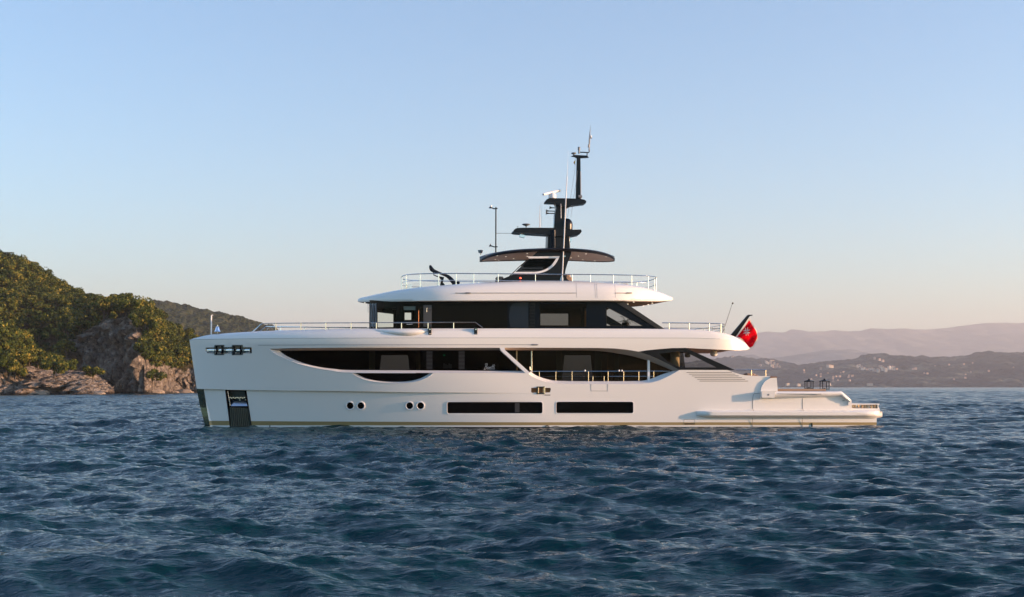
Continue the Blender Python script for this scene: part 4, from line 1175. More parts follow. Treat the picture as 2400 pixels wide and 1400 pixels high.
# smooth blue-black corner and vent grille
slab('curved_panel', cr([(1196, 768), (1193, 745), (1196, 722), (1204, 712), (1216, 709.5)], 6) + [(1238, 709.5), (1238, 769)], off(V_house, -0.03), 0.05, mat('blue_black_panel', (0.006, 0.012, 0.028), 0.12, spec=0.2))
mb = MB()
for k in range(17): mb.tube(pts([(1241.5, 711 + k * 3.4), (1254.5, 711 + k * 3.4)], off(V_house, -0.02)), 0.028, 4)
both(mb).build('vent_grille', M['black'], yacht)
# see-through far wall of the house
fw_holes = [[(885, 727), (928, 727), (928, 767), (885, 767.5)], [(948.5, 727.5), (972, 727.5), (972, 750), (948.5, 750)], [(1266.5, 735.5), (1336, 735.5), (1336, 763), (1266.5, 763)], [(1422, 727.5), (1428, 724), (1504, 763.5), (1422, 763.5)]]
# far wall has its own openings: the mirrored panels above are replaced there by an inner lining
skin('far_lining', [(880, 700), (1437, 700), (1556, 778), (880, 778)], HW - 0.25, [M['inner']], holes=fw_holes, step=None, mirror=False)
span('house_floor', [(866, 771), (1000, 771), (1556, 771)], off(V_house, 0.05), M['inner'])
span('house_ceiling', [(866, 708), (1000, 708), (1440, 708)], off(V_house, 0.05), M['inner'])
for x in (1361, 1368): curtain(x, 0.16, 722, 766, -3.0)
# slanted aft pillar with real thickness
slab('aft_pillar', [(1437, 704), (1456, 704), (1557, 770.8), (1541, 770.8)], -HW - 0.06, 0.75, mat('bronze_black', (0.020, 0.014, 0.012), 0.3))

# ---- roof of the house (sun deck level)
rt = cr([(838.5, 705), (846, 700.5), (870, 693.5), (905, 685.5), (940, 679.2), (1000, 672), (1060, 667.3), (1120, 663.3), (1180, 660.5), (1260, 659.2), (1360, 660), (1440, 664.2), (1500, 671.5), (1540, 682.5), (1565, 693), (1577.5, 701)], 8)
rc = cr([(838.5, 706.5), (850, 704), (900, 701), (1000, 699.5), (1200, 698.5), (1400, 698), (1500, 698.2), (1550, 699.5), (1577.5, 702)], 8)
rb = cr([(838.5, 707.5), (850, 708), (900, 707.3), (1000, 706.8), (1200, 706.3), (1400, 706.3), (1500, 706.5), (1550, 706.5), (1577.5, 703.5)], 8)
RH = 4.0
_ra = pt(838.5, 706, -0.3).x; _rb = pt(1577.5, 702, -0.3).x
def V_roof(u, w):
    t = min(max((_ra + 7.5 - u) / 7.5, 0), 1); s = min(max((u - (_rb - 5.5)) / 5.5, 0), 1)
    return -RH * (1 - t ** 3.0) * (1 - s ** 2.7) - 0.02
def roof():
    xs = [838.6, 840, 842, 845, 849, 854, 860, 868] + list(np.linspace(880, 1530, 66)) + [1540, 1548, 1555, 1561, 1566, 1570, 1573.5, 1576, 1577.4]
    rows = []
    for x in xs:
        yt, yc, yb = x_on(rt, x), x_on(rc, x), x_on(rb, x)
        e = abs(V_roof(pt(x, yc, V_roof).x, 0)) / RH
        prof = [(yb, 0.30 * e), (yb, 0.06 * e), (yb - 0.25 * (yb - yc), 0.0), (yc, 0.0)]
        for a, b in ((.3, .05), (.55, .13), (.75, .27), (.9, .5), (.97, .8), (1.0, 1.15)): prof.append((yc + (yt - yc) * a, b * e))
        r = [pt(x, y, off(V_roof, d)) for y, d in prof]
        b0 = r[0]; r = [Vector((b0.x, 0, b0.z + 0.02)), Vector((b0.x, b0.y * .5, b0.z + 0.01))] + r
        t0 = r[-1]; r += [Vector((t0.x, t0.y * 0.5, t0.z + 0.05)), Vector((t0.x, 0, t0.z + 0.07))]
        rows.append(r)
    k = len(rows[0]); P = [p for r in rows for p in r]; fs = []; mi = []
    for i in range(len(rows) - 1):
        for j in range(k - 1):
            fs.append((i * k + j, (i + 1) * k + j, (i + 1) * k + j + 1, i * k + j + 1)); mi.append(1 if j < 2 else 0)
    q = len(P); P += mir(P); fs += [tuple(q + i for i in reversed(f)) for f in fs]; mi += mi
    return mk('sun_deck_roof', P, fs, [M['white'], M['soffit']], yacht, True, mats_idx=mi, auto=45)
roof()
def roofV(fr): return off(V_roof, fr)
def rgroove(x0, x1, y, name='light_groove'):
    mb = MB(); L = resample([(x0, y), (x1, y)], 20); mb.tube(pts(L, off(V_roof, 0.028)), 0.016, 5); return both(mb).build(name, M['grey'], yacht)
rgroove(1067, 1350, 687); rgroove(1441, 1480, 687)
mb = MB(); mb.tube(pts([(1088, 687), (1093, 687), (1101, 687), (1104, 687)], off(V_roof, 0.02)), [.015, .045, .045, .02], 8); mb.tube(pts([(1466, 687), (1470, 687), (1479, 687), (1482, 687)], off(V_roof, 0.02)), [.015, .045, .045, .02], 8); mb.build('groove_fitting', M['grey'], yacht)
for x in (1350, 1394, 1398, 1441):
    P = []
    for a, b in ((0, 0.0), (.3, .05), (.55, .13), (.75, .27), (.9, .5)):
        xx = x + (1 - a) * 1.5; yc, yt = x_on(rc, xx), x_on(rt, xx); P.append(pt(xx, yc + (yt - yc) * a, off(V_roof, b - 0.0)))
    mb = MB(); mb.tube(P, 0.007, 4); both(mb).build('roof_seam', M['seam'], yacht)
for x, y, v in ((1471, 713, -1.0), (1485, 708.6, -3), (1508, 716, 0.5), (1519, 712, -.8), (1528.5, 709, -2.2), (855, 708.6, -.5)):
    p = pt(x, y, v); mb = MB(); mb.lathe([(0.0, 0.0), (0.045, -0.0), (0.045, 0.03)], (p.x, p.y, pt(1500, 706.5, -3.8).z - 0.012), 10)
    mb.build('downlight', M['lamp'], yacht)

# ---- rails
def railing(name, topL, midL, posts, V, r=0.028, post_low=None, parent=yacht, sides=True, topr=None):
    mb = MB(); mb.tube(pts(topL, V), topr or r, 8)
    if midL: mb.tube(pts(midL, V), r * 0.6, 6)
    for x, y0, y1 in posts: mb.tube([pt(x, y0, V), pt(x, y1, V)], r, 8)
    o = mb.build(name, M['steel'], parent)
    if sides:
        m2 = MB(); m2.v = [(a, -b, c) for a, b, c in mb.v]; m2.f = [tuple(reversed(f)) for f in mb.f]; m2.build(name, M['steel'], parent)
    return o
VR = off(V_over, 0.55)
railing('upper_deck_rail', cr([(592, 778), (604, 768), (613, 760), (622, 758.6), (700, 757.7), (1000, 756.2), (1114, 756)], 5) + [(1131, 768.5)], cr([(625, 775), (636, 768.5), (700, 767.5), (860, 767.8)], 4), [(x, 757, 774) for x in (646.5, 705, 763.5, 822.5, 882, 941, 1003, 1063)], VR, 0.030)
VA = lambda u, w: V_over(u, w) + 0.35
railing('aft_deck_rail', [(1552, 757), (1620, 757.5), (1662, 758), (1690, 759.3)], [(1556, 769), (1620, 769.4), (1662, 770), (1690, 771)], [(x, y, y + 21) for x, y in ((1568, 757), (1615, 757.5), (1662, 758), (1689.5, 759.3))], VA, 0.028)
def cross_rail(x, ys, y1, V, nposts):
    mb = MB()
    for y in ys:
        a = pt(x, y, V); m = 14
        mb.tube([Vector((a.x + 0.55 * math.sin(math.pi * k / m) ** .6, a.y * math.cos(math.pi * k / m), a.z)) for k in range(m + 1)], 0.024, 6)
    a = pt(x, ys[0], V); b = pt(x, y1, V)
    for k in range(1, nposts):
        m = k / nposts; q = Vector((a.x + 0.55 * math.sin(math.pi * m) ** .6, a.y * math.cos(math.pi * m), a.z)); mb.tube([q, Vector((q.x, q.y, b.z))], 0.024, 6)
    return mb.build('stern_cross_rail', M['steel'], yacht)
cross_rail(1689.5, [759.3, 766, 771], 781, VA, 6)
# main side-deck rail
VS = off(V_up, 0.40)
railing('side_deck_rail', [(1243, 870.8), (1400, 870.6), (1570, 870.2)], [(1264, 882.5), (1420, 882.5)], [(x, 871, x_on(al_in, x)) for x in (1264, 1302.5, 1340.5, 1379, 1425, 1461.5, 1497, 1532)] + [(1389.5, 882, 893.8), (1415.5, 882, 893.8)], VS, 0.024)
railing('side_deck_rail', [(1425, 882.5), (1532, 882.2)], None, [], VS, 0.016)
mb = MB()
for x in (1371, 1451, 1457.5): mb.lathe([(0.02, -.05), (0.05, -.02), (0.05, 0.04), (0.02, 0.07)], pt(x, 869.5, VS), 10)
mb.build('rail_fitting', M['white2'], yacht)
railing('quarter_rail', [(1725, 867.5), (1760, 867.3), (1797, 867.6)], None, [(1761, 867.3, 881.5), (1794.5, 867.5, 882)], off(V_up, 0.3), 0.024)
# sun-deck rail: one loop round the deck
def sun_rail():
    a = pt(941.5, 652, 0.0); bq = pt(1531, 652, 0.0); ztop_f = pt(1010, 641, -2.9).z; ztop_a = pt(1400, 644, -2.9).z
    L = []; hw = 2.95
    u0, u1 = a.x, bq.x
    n = 200
    for k in range(n):
        th = 2 * math.pi * k / n
        c, s = math.cos(th), math.sin(th)
        # rounded stadium
        ex = 2.0 / 5.5
        x = (u0 + u1) / 2 + (u1 - u0) / 2 * (abs(c) ** ex) * (1 if c > 0 else -1)
        y = hw * (abs(s) ** (2.0 / 3.2)) * (1 if s > 0 else -1)
        z = ztop_f + (ztop_a - ztop_f) * (x - u0) / (u1 - u0)
        L.append(Vector((x, y, z)))
    mb = MB(); mb.tube(L, 0.030, 8, closed=True)
    mb.tube([p - Vector((0, 0, 0.40)) for p in L], 0.018, 6, closed=True)
    mb.tube([p - Vector((0, 0, 0.72)) for p in L if p.x < u0 + 4.5 and True][::1], 0.014, 6) if False else None
    o = mb.build('sun_deck_rail', M['steel'], yacht)
    # stanchions
    cum = 0; last = -1; pos = []
    for i in range(n):
        p = L[i]; q = L[(i + 1) % n]; d = (q - p).length
        if int((cum + d) / 1.17) != int(cum / 1.17): pos.append(p)
        cum += d
    for p in pos:
        e = 0.95
        mb2 = MB().tube([p, p - Vector((0, 0, e))], 0.028, 8); mb2.build('stanchion', M['steel'], o)
    return u0, u1, hw
sun_rail()
# glass wind screen at the forward end of the sun deck
def screen():
    a = pt(943, 652, 0.0); P = []; n = 24; hw = 2.5
    for k in range(n + 1):
        th = math.pi * (k / n - 0.5)
        x = a.x + 0.15 + 2.2 * (1 - abs(math.cos(th)) ** 0.7); y = hw * math.sin(th)
        P += [Vector((x, y, a.z - 1.0)), Vector((x, y, a.z - 0.45))]
    mk('wind_screen', P, [(2 * k, 2 * k + 2, 2 * k + 3, 2 * k + 1) for k in range(n)], glass('screen_glass', (0.9, 0.9, 0.9)), yacht)
screen()

# ---- radar arch legs
arch = cr([(1165.5, 660.3), (1180, 653), (1200, 645)], 4) + [(1225, 622), (1240, 607), (1252, 597), (1262, 588), (1340, 586), (1338, 597)] + cr([(1338, 597), (1331, 615), (1326, 632), (1324.5, 643), (1328, 652), (1335, 659)], 5)[1:] + [(1335, 661), (1165.5, 661)]
arch_hole = [(1243.5, 606), (1304, 605.5)] + cr([(1304, 605.5), (1299, 614), (1290, 624), (1277, 632.5), (1260, 637), (1240, 638), (1212, 638)], 5)[1:]
VL = -2.55
def leg(v, thick):
    n = len(arch); A = pts(arch, -2.55)
    return A
skin('arch_leg', arch, VL, [M['black']], holes=[arch_hole], step=None, mirror=True)
skin('arch_leg_inner', arch, VL + 0.35, [M['black']], holes=[arch_hole], step=None)
def edge_band(L, V, d, m, name, closed=True):
    A = pts(L + ([L[0]] if closed else []), V); B = [p + Vector((0, d, 0)) for p in A]; k = len(A)
    P = A + B; fs = [(i, i + 1, k + i + 1, k + i) for i in range(k - 1)]
    return mk(name, P, fs, m, yacht, True, auto=40)
edge_band(arch, VL, 0.35, M['black'], 'arch_leg_edge')
edge_band(arch_hole, VL, 0.35, M['black'], 'arch_window_edge')
skin('arch_window', arch_hole, VL + 0.1, [glass('arch_glass', (0.05, 0.05, 0.055))], step=None)
slab('arch_trim', [(1237, 601.5), (1311.5, 600.8), (1310, 605.5), (1240, 606)], VL - 0.02, 0.06, M['white2'])
ti = cr([(1303.5, 605.5), (1298, 614.5), (1289.5, 624), (1277, 632), (1260, 636.8), (1240, 637.6), (1207, 637.6)], 6)
to_ = cr([(1311.5, 602), (1306, 613), (1297, 624.5), (1283, 634.5), (1264, 640.8), (1240, 642.6), (1200, 642.6)], 6)
strip('arch_trim_curve', ti, to_, VL - 0.025, VL - 0.025, M['white2'])
mb = MB()
for k, y in enumerate((612, 619, 626, 632)): mb.tube(pts([(1232 - 5 * k + 6, y), (1290 - 7 * k, y)], VL + 0.22), 0.05, 4)
both(mb).build('arch_louvre', M['grey'], yacht)
mb = MB(); mb.lathe([(0.02, -.05), (0.055, -.04), (0.055, 0.04), (0.02, 0.05)], pt(1219.5, 652, VL - 0.05), 12); mb.build('port_sidelight', M['red'], yacht)

# ---- hardtop
def hardtop():
    a = pt(1124, 599, 0.0).x; b = pt(1440, 597.5, 0.0).x; HWt = 2.95
    zt = cr([(1124, 597), (1150, 590.5), (1200, 585.8), (1280, 583.2), (1340, 584.5), (1390, 588.5), (1440, 596)], 8)
    n = 60; rows = []
    for i in range(n + 1):
        t = i / n; u = a + (b - a) * (0.5 - 0.5 * math.cos(math.pi * t))
        s = (u - a) / (b - a)
        hw = HWt * (max(1 - abs(2 * s - 1) ** 3.4, 0.0)) ** 0.62 + 0.01
        px = 1124 + (1440 - 1124) * s
        z1 = pt(px, x_on(zt, px), -2.4).z
        z0 = z1 - 0.17; e = min(hw, 1)
        zb = z0 + 0.12 * (1 - e)
        prof = [(0, z0 + 0.03), (-hw * 0.55, z0 + 0.03), (-hw + 0.22 * e, z0 + 0.02), (-hw + 0.18 * e, z0 - 0.03), (-hw + 0.04 * e, z0 + 0.03), (-hw, z0 + 0.09), (-hw + 0.10 * e, z1 - 0.02), (-hw + 0.4 * e, z1 + 0.03), (-hw * .45, z1 + 0.10), (0, z1 + 0.12)]
        rows.append([Vector((u, v, z)) for v, z in prof])
    k = len(rows[0]); P = [p for r in rows for p in r]; fs = []; mi = []
    for i in range(n):
        for j in range(k - 1): fs.append((i * k + j, (i + 1) * k + j, (i + 1) * k + j + 1, i * k + j + 1)); mi.append(1 if j < 2 else 0)
    q = len(P); P += mir(P); fs += [tuple(q + i for i in reversed(f)) for f in fs]; mi += mi
    o = mk('hardtop', P, fs, [M['black'], M['soffit']], yacht, True, mats_idx=mi, auto=50)
    zz = pt(1280, 583.2, -2.4).z - 0.17
    for k, (x, v) in enumerate([(1160, -1.2), (1165, 1.2), (1185, 0.0), (1210, 1.6), (1228, -1.4), (1237, .4), (1355, 0), (1363, -1.5), (1377, 1.8), (1386, -2.0), (1405, 1.6), (1412, -1.2), (1345, 1.2), (1176, 2.0)]):
        u = a + (b - a) * (x - 1124) / 316.0
        s = (u - a) / (b - a); z1 = pt(x, x_on(zt, x), -2.4).z - 0.15
        MB().lathe([(0.0, 0), (0.045, 0), (0.045, 0.03)], (u, v, z1 - 0.003), 10).build('downlight', M['lamp'], o)
    return a, b
hardtop()

# ---- mast
def mastbox(name, L, hw, m=None, taper=None, auto=30, v0=0.0):
    """a solid whose side view is L, half-width hw"""
    A = pts(L, v0); n = len(A)
    P = [Vector((p.x, v0 - hw, p.z)) for p in A] + [Vector((p.x, v0 + hw, p.z)) for p in A]
    t = [tuple(f) for f in _tri(L)]
    fs = t + [tuple(n + i for i in reversed(f)) for f in t] + [(i, i + n, (i + 1) % n + n, (i + 1) % n) for i in range(n)]
    o = mk(name, P, fs, m or M['black'], yacht, True, auto=auto)
    bv = o.modifiers.new('bevel', 'BEVEL'); bv.width = 0.05; bv.segments = 3; bv.limit_method = 'ANGLE'
    o.data.set_sharp_from_angle(angle=math.radians(60))
    return o
mastbox('mast_base', [(1282, 545), (1290, 545), (1290, 586), (1280.5, 586)], 0.5)
mb = MB(); mb.tube([pt(1295, 540, -0.5), pt(1295, 586, -0.5)], 0.20, 16); mb.build('mast_tube', M['navy'], yacht)
mastbox('mast_trunk', [(1297, 541), (1331, 541), (1333, 560), (1334, 586), (1297, 586)], 0.42)
mastbox('lower_spreader', cr([(1200.5, 545.5), (1204, 540), (1213, 537.3), (1240, 536.8), (1296, 537.2)], 4) + [(1330, 541.5), (1358, 541), (1359.5, 546), (1355, 552), (1340, 555), (1332, 557), (1300, 556), (1282, 552.5), (1240, 550)] + [(1206, 547.8)], 0.62)
mastbox('mast_tower', [(1300, 478), (1328, 478), (1326, 488), (1325, 515), (1325, 541), (1297, 541), (1299, 505), (1302, 490)], 0.30)
mastbox('mast_edge_pipe', [(1298.5, 508), (1300, 508), (1299, 540), (1296, 540)], 0.05, M['steel'])
mastbox('upper_spreader', cr([(1276.5, 474.5), (1279, 470), (1286, 467.3)], 4) + cr([(1286, 467.3), (1325, 467.5), (1352, 468.5), (1366, 470.5), (1371.5, 474.5)], 4)[1:] + [(1370, 479.5), (1350, 482), (1337, 484), (1330, 488), (1326, 490), (1303, 483), (1300, 478), (1288, 477.5), (1278, 477)], 0.45)
mastbox('top_mast', [(1351.5, 370), (1360, 370), (1361.5, 468.5), (1349, 468.5)], 0.10)
mastbox('mast_crosshead', [(1339, 366.8), (1345, 364), (1375, 365.5), (1379.5, 370), (1357, 371.3), (1352, 371.3), (1348, 368.5)], 0.12)
mb = MB(); mb.tube([pt(1360.5, 402, -0.12), pt(1361, 466, -0.12)], 0.03, 8); mb.box(pt(1359.5, 461, -0.1), (0.22, 0.3, 0.14)); mb.build('mast_conduit', M['grey'], yacht)
mb = MB(); mb.lathe([(0.02, -0.2), (0.06, -0.18), (0.05, 0.0), (0.08, 0.02), (0.07, 0.12), (0.09, 0.16), (0.06, 0.22)], pt(1357, 353, 0), 12); mb.build('masthead_light', M['grey'], yacht)
mb = MB(); mb.lathe([(0.01, -0.14), (0.03, -0.12), (0.03, -0.05), (0.14, 0.0), (0.16, 0.05), (0.12, 0.08), (0.02, 0.09)], pt(1344.5, 361, 0), 16); mb.build('gps_dome', M['grey'], yacht)
mb = MB(); mb.tube([pt(1358, 357, 0), pt(1379.5, 358, 0), pt(1380.8, 356, 0), pt(1380.8, 349, 0)], 0.035, 8); mb.tube([pt(1376, 358, 0), pt(1376, 367, 0)], 0.03, 8); mb.build('antenna_bracket', M['black'], yacht)
mb = MB(); mb.tube([pt(1381, 350, 0), pt(1381.5, 330, 0), pt(1382.5, 312, 0), pt(1383.5, 304, 0), pt(1383.8, 293, 0)], [0.035, 0.05, 0.03, 0.016, 0.006], 8); mb.tube([pt(1379.5, 346, -.05), pt(1380, 339, -.05)], 0.05, 8); mb.box(pt(1385, 324, 0), (0.1, 0.08, 0.06)); mb.build('top_antenna', M['grey'], yacht)
mb = MB(); mb.tube([pt(1385, 318, 0), pt(1385.5, 323, 0)], 0.05, 8); mb.build('anemometer', M['white2'], yacht)
# radar scanner
mb = MB(); mb.lathe([(0.20, -0.20), (0.24, -0.15), (0.24, 0.05), (0.17, 0.15), (0.08, 0.20)], pt(1294.5, 459.5, 0), 24); mb.tube([pt(1294.5, 453, 0), pt(1294, 450, 0)], 0.1, 12); pd = mb.build('radar_pedestal', M['white2'], yacht)
mb = MB(); a_ = pt(1272, 456.3, -0.35); b_ = pt(1314, 446.3, 0.35)
c_ = (a_ + b_) / 2; dd = b_ - a_
mb.box(c_, (dd.length, 0.17, 0.14), rz=math.atan2(dd.y, dd.x), ry=-math.asin(dd.z / dd.length), bev=0.05); mb.build('radar_scanner', M['white2'], yacht)
# horns
for x, y in ((1288, 487), (1279.5, 494.5), (1279.5, 500)):
    mb = MB(); L = [pt(x, y, -0.2), pt(x + 3, y + 0.3, -.2), pt(x + 8, y + 0.5, -.2), pt(1300, y + 0.8, -.2)]; mb.tube(L, [0.10, 0.05, 0.03, 0.03], 12); mb.build('horn', M['black'], yacht)
# satellite dome
mb = MB(); prof = [(0.30, 0.0), (0.34, 0.05), (0.35, 0.35)] + [(0.35 * math.cos(t), 0.35 + 0.40 * math.sin(t)) for t in np.linspace(0.15, 1.5, 9)]
mb.lathe(prof, pt(1329, 540.5, -0.15), 28); mb.build('satellite_dome', M['black'], yacht)
# mushroom antenna, flood light, little rod
mb = MB(); mb.lathe([(0.02, -0.26), (0.03, -0.10), (0.08, -0.06), (0.22, -0.01), (0.26, 0.03), (0.2, 0.07), (0.04, 0.09)], pt(1233, 527.5, 0), 24); mb.build('mushroom_antenna', M['grey'], yacht)
mb = MB(); mb.box(pt(1223.5, 554, -0.3), (0.32, 0.25, 0.16), ry=0.2); mb.tube([pt(1219, 552, -.3), pt(1222, 547, -.3)], 0.025, 6); mb.tube([pt(1228, 552, -.3), pt(1226, 547, -.3)], 0.025, 6); mb.build('flood_light', M['steel'], yacht)
mb = MB(); mb.box(pt(1335.5, 563, -0.3), (0.2, 0.2, 0.2), ry=0.3); mb.build('flood_light', M['steel'], yacht)
mb = MB(); mb.tube([pt(1213.3, 537, 0), pt(1213.3, 532, 0)], 0.018, 6); mb.lathe([(0.01, -.03), (.04, 0), (.01, .03)], pt(1213.3, 531.5, 0), 8); mb.build('small_sensor', M['grey'], yacht)
# whips
def whip(L, v, r, name='whip_antenna', m='white2'):
    mb = MB(); mb.tube([pt(x, y, v) for x, y in L], r, 6); return mb.build(name, M[m], yacht)
whip([(1265, 537), (1265, 512), (1265, 481)], -0.2, [0.035, 0.03, 0.008])
whip([(1268.5, 537), (1268.5, 476)], 0.3, [0.012, 0.006])
whip([(1317, 659), (1322, 560), (1326, 470), (1329, 414)], -2.75, [0.036, 0.034, 0.030, 0.026])
whip([(1329, 414), (1332, 354)], -2.75, [0.010, 0.005])
whip([(1315, 512), (1314.5, 478)], -0.5, [0.02, 0.015])
mb = MB(); p0 = pt(1317.5, 642, -2.75); q0 = pt(1312.5, 660, -2.75); q1 = pt(1320, 660, -2.75); mb.tube([p0, q0], 0.025, 6); mb.tube([p0, q1], 0.025, 6); mb.box(pt(1321.5, 601, -2.7), (0.18, 0.12, 0.05)); mb.build('whip_bracket', M['steel'], yacht)
mb = MB(); mb.tube([pt(1347.5, 398, -.1), pt(1330, 510, -.1)], 0.010, 5); mb.tube([pt(1354, 400, -.1), pt(1338, 510, -.1)], 0.010, 5); mb.tube([pt(1348, 370, 0.0), pt(1347.5, 398, -.1)], 0.008, 5); mb.build('signal_halyard', M['grey'], yacht)
# pole with cameras on the hardtop
mb = MB(); mb.tube([pt(1162, 592, -1.0), pt(1162.3, 486, -1.0)], 0.042, 10); mb.tube([pt(1163, 547, -1.0), pt(1203, 547.2, -.4)], 0.012, 5)
pl = mb.build('camera_pole', M['black'], yacht)
for y in (487, 576.5):
    mb = MB(); mb.tube([pt(1166, y + 2, -1.0), pt(1158, y + 2.6, -1.0), pt(1150, y - 0.5, -1.0)], 0.035, 8); mb.lathe([(0.10, -0.04), (0.09, 0.0), (0.03, 0.05), (0.03, 0.11)], pt(1149.5, y, -1.0), 12); mb.build('camera_arm', M['black'], pl)
mb = MB(); mb.lathe([(0.02, -.1), (0.06, -.05), (0.05, .03)], pt(1150.5, 483, -1.0), 10); mb.build('pole_light', M['white2'], pl)
mb = MB(); mb.lathe([(0.06, -0.11), (0.12, -0.08), (0.14, 0.0), (0.16, 0.08), (0.10, 0.1)], pt(1126, 590, -0.4), 14, axis='z'); mb.tube([pt(1126, 592, -.4), pt(1127, 598, -.4)], 0.03, 6); mb.build('search_light', M['steel'], yacht)

# ---- things fixed on the sun deck
mb = MB(); L = [(1008.3, 622), (1010, 628), (1014.5, 634), (1024, 638), (1037, 643), (1049, 648), (1058, 656), (1066, 667)]
mb.tube([pt(x, y, -1.2) for x, y in cr(L, 5)], [0.05 + 0.055 * min(1, k / 8) + 0.03 * math.sin(k * 0.25) for k in range(len(cr(L, 5)))], 10)
cranep = mb.build('davit_arm', M['black'], yacht)
mb = MB(); mb.tube([pt(1016, 637, -1.2), pt(1017, 645, -1.2), pt(1026, 649, -1.2)], 0.035, 8); mb.add(*[([pt(x, y, v) for v in (-1.35, -1.05) for x, y in ((1025, 647), (1041, 650), (1038, 662), (1044, 669), (1031, 669), (1034, 657))], [(0, 1, 2, 3, 4, 5), (11, 10, 9, 8, 7, 6)] + [(i, i + 6, (i + 1) % 6 + 6, (i + 1) % 6) for i in range(6)])][0]); mb.build('davit_winch', M['black'], cranep)
mb = MB(); mb.lathe([(0.03, -.1), (.1, -.05), (.1, .05), (.03, .1)], pt(1074, 663, -1.3), 12, axis='x'); mb.tube([pt(1060, 661, -1.3), pt(1072, 662.5, -1.3)], 0.06, 8); mb.build('davit_foot', M['black'], cranep)
# black latches hanging over the side
for x, y0, y1 in ((1007.5, 766, 785), (1115, 767, 784)):
    mb = MB(); c = pt(x, (y0 + y1) / 2 + 1, off(V_over, 0.12)); mb.box(c, (0.19, 0.22, (y1 - y0) / 41.0), bev=0.03)
    o = mb.build('latch_box', M['black'], yacht)
    mb = MB(); mb.box(c + Vector((0, -0.12, 0.10)), (0.09, 0.02, 0.07)); mb.lathe([(0.01, -.01), (.025, 0), (.01, .01)], c + Vector((0, -.125, -.17)), 8, axis='y')
    mb.build('latch_plate', M['steel'], o)
# bow: jackstaff and bell
mb = MB(); mb.tube([pt(495.2, 786, -0.05), pt(495.2, 740, -0.05)], [0.045, 0.04], 10); mb.tube([pt(495.2, 739.5, -0.05), pt(499.5, 739, -.05)], 0.03, 8); mb.build('jackstaff', M['white2'], yacht)
mb = MB(); mb.lathe([(0.19, -0.20), (0.17, -0.16), (0.12, -0.05), (0.10, 0.06), (0.05, 0.12)], pt(509.7, 770, -0.05), 20)
bl = mb.build('ship_bell', mat('bell_metal', (0.85, 0.88, 0.95), 0.1, metal=1.0), yacht)
mb = MB(); mb.tube([pt(509.7, 762, -.05), pt(509.7, 766, -.05)], 0.025, 8); mb.tube([pt(496, 763, -.05), pt(509.7, 763, -.05)], 0.012, 6); mb.tube([pt(509.7, 775, -.05), pt(509.7, 784, -.05)], 0.02, 6); mb.build('bell_bracket', M['steel'], bl)

# ---- flag staff, flag, aft whip
FV = -0.3
mastbox('flag_staff', [(1711, 787), (1751, 739.5), (1753, 738.3), (1763.5, 738.3), (1763, 740.2), (1756.5, 741.5), (1720.5, 794.5)], 0.10)
whip([(1692.5, 783), (1700, 762), (1716.3, 712)], -2.6, [0.022, 0.02, 0.014], 'whip_antenna', 'grey')
mb = MB(); mb.tube([pt(1717, 713, -2.6), pt(1717.6, 709.5, -2.6)], 0.05, 8); mb.tube([pt(1689.5, 764.8, -2.7), pt(1699, 765, -2.6)], 0.012, 5); mb.build('whip_tip', M['black'], yacht)

def flag():
    hoist = cr([(1756.3, 745), (1749, 756), (1738, 772), (1722.5, 791)], 10)
    bot = cr([(1722.5, 791), (1733, 794), (1741, 800), (1747, 810), (1754, 817.5)], 10)
    fly = cr([(1775.5, 788), (1775, 797), (1770, 806), (1765, 815), (1754, 817.5)], 10)
    tp = cr([(1756.3, 745), (1760, 752), (1766, 763), (1773, 775), (1775.5, 788)], 10)
    n = 64
    H, B_, Fl, T = (np.array(resample(x, n + 1)) for x in (hoist, bot, fly, tp))
    P = []; fs = []; mi = []
    for i in range(n + 1):
        s = i / n                    # hoist -> fly
        for j in range(n + 1):
            t = j / n                # top -> bottom
            q = (1 - s) * H[j] + s * Fl[j] + (1 - t) * T[i] + t * B_[i] - ((1 - s) * (1 - t) * H[0] + s * (1 - t) * Fl[0] + (1 - s) * t * H[n] + s * t * Fl[n])
            depth = FV + 0.16 * math.sin(s * 9 + t * 2.5) * min(1, s * 4) + 0.05 * math.sin(t * 11 + s * 4) * s
            P.append(to_world(pt(float(q[0]), float(q[1]), depth)))
    def star(s, t):
        x, y = (s - 0.28) / 0.17, (t - 0.50) / 0.17
        if max(abs(x), abs(y)) > 1: return False
        a, b = (abs(x), abs(y)) if abs(x) > abs(y) else (abs(y), abs(x))
        return b < 0.55 * a and b > (a - 0.62) * 1.1
    for i in range(n):
        for j in range(n):
            s, t = (i + .5) / n, (j + .5) / n
            fs.append((i * (n + 1) + j, i * (n + 1) + j + 1, (i + 1) * (n + 1) + j + 1, (i + 1) * (n + 1) + j))
            edge = min(s, 1 - s) < 0.07 or min(t, 1 - t) < 0.07
            mi.append(1 if edge or star(s, t) else 0)
    def cloth(name, c):
        m = bpy.data.materials.new(name); m.use_nodes = True; nt = m.node_tree; nt.nodes.clear()
        o = nt.nodes.new('ShaderNodeOutputMaterial'); d = nt.nodes.new('ShaderNodeBsdfDiffuse'); d.inputs[0].default_value = (*c, 1)
        tl = nt.nodes.new('ShaderNodeBsdfTranslucent'); tl.inputs[0].default_value = (*c, 1); mx = nt.nodes.new('ShaderNodeMixShader'); mx.inputs[0].default_value = 0.4
        nt.links.new(d.outputs[0], mx.inputs[1]); nt.links.new(tl.outputs[0], mx.inputs[2]); nt.links.new(mx.outputs[0], o.inputs[0]); return m
    o = mk('flag', P, fs, [cloth('red_cloth', (0.75, 0.004, 0.015)), cloth('white_cloth', (0.8, 0.74, 0.66))], None, True, mats_idx=mi)
    tag(o, 'red ensign with white border and white cross hanging from the black staff at the stern', 'flag')
flag()
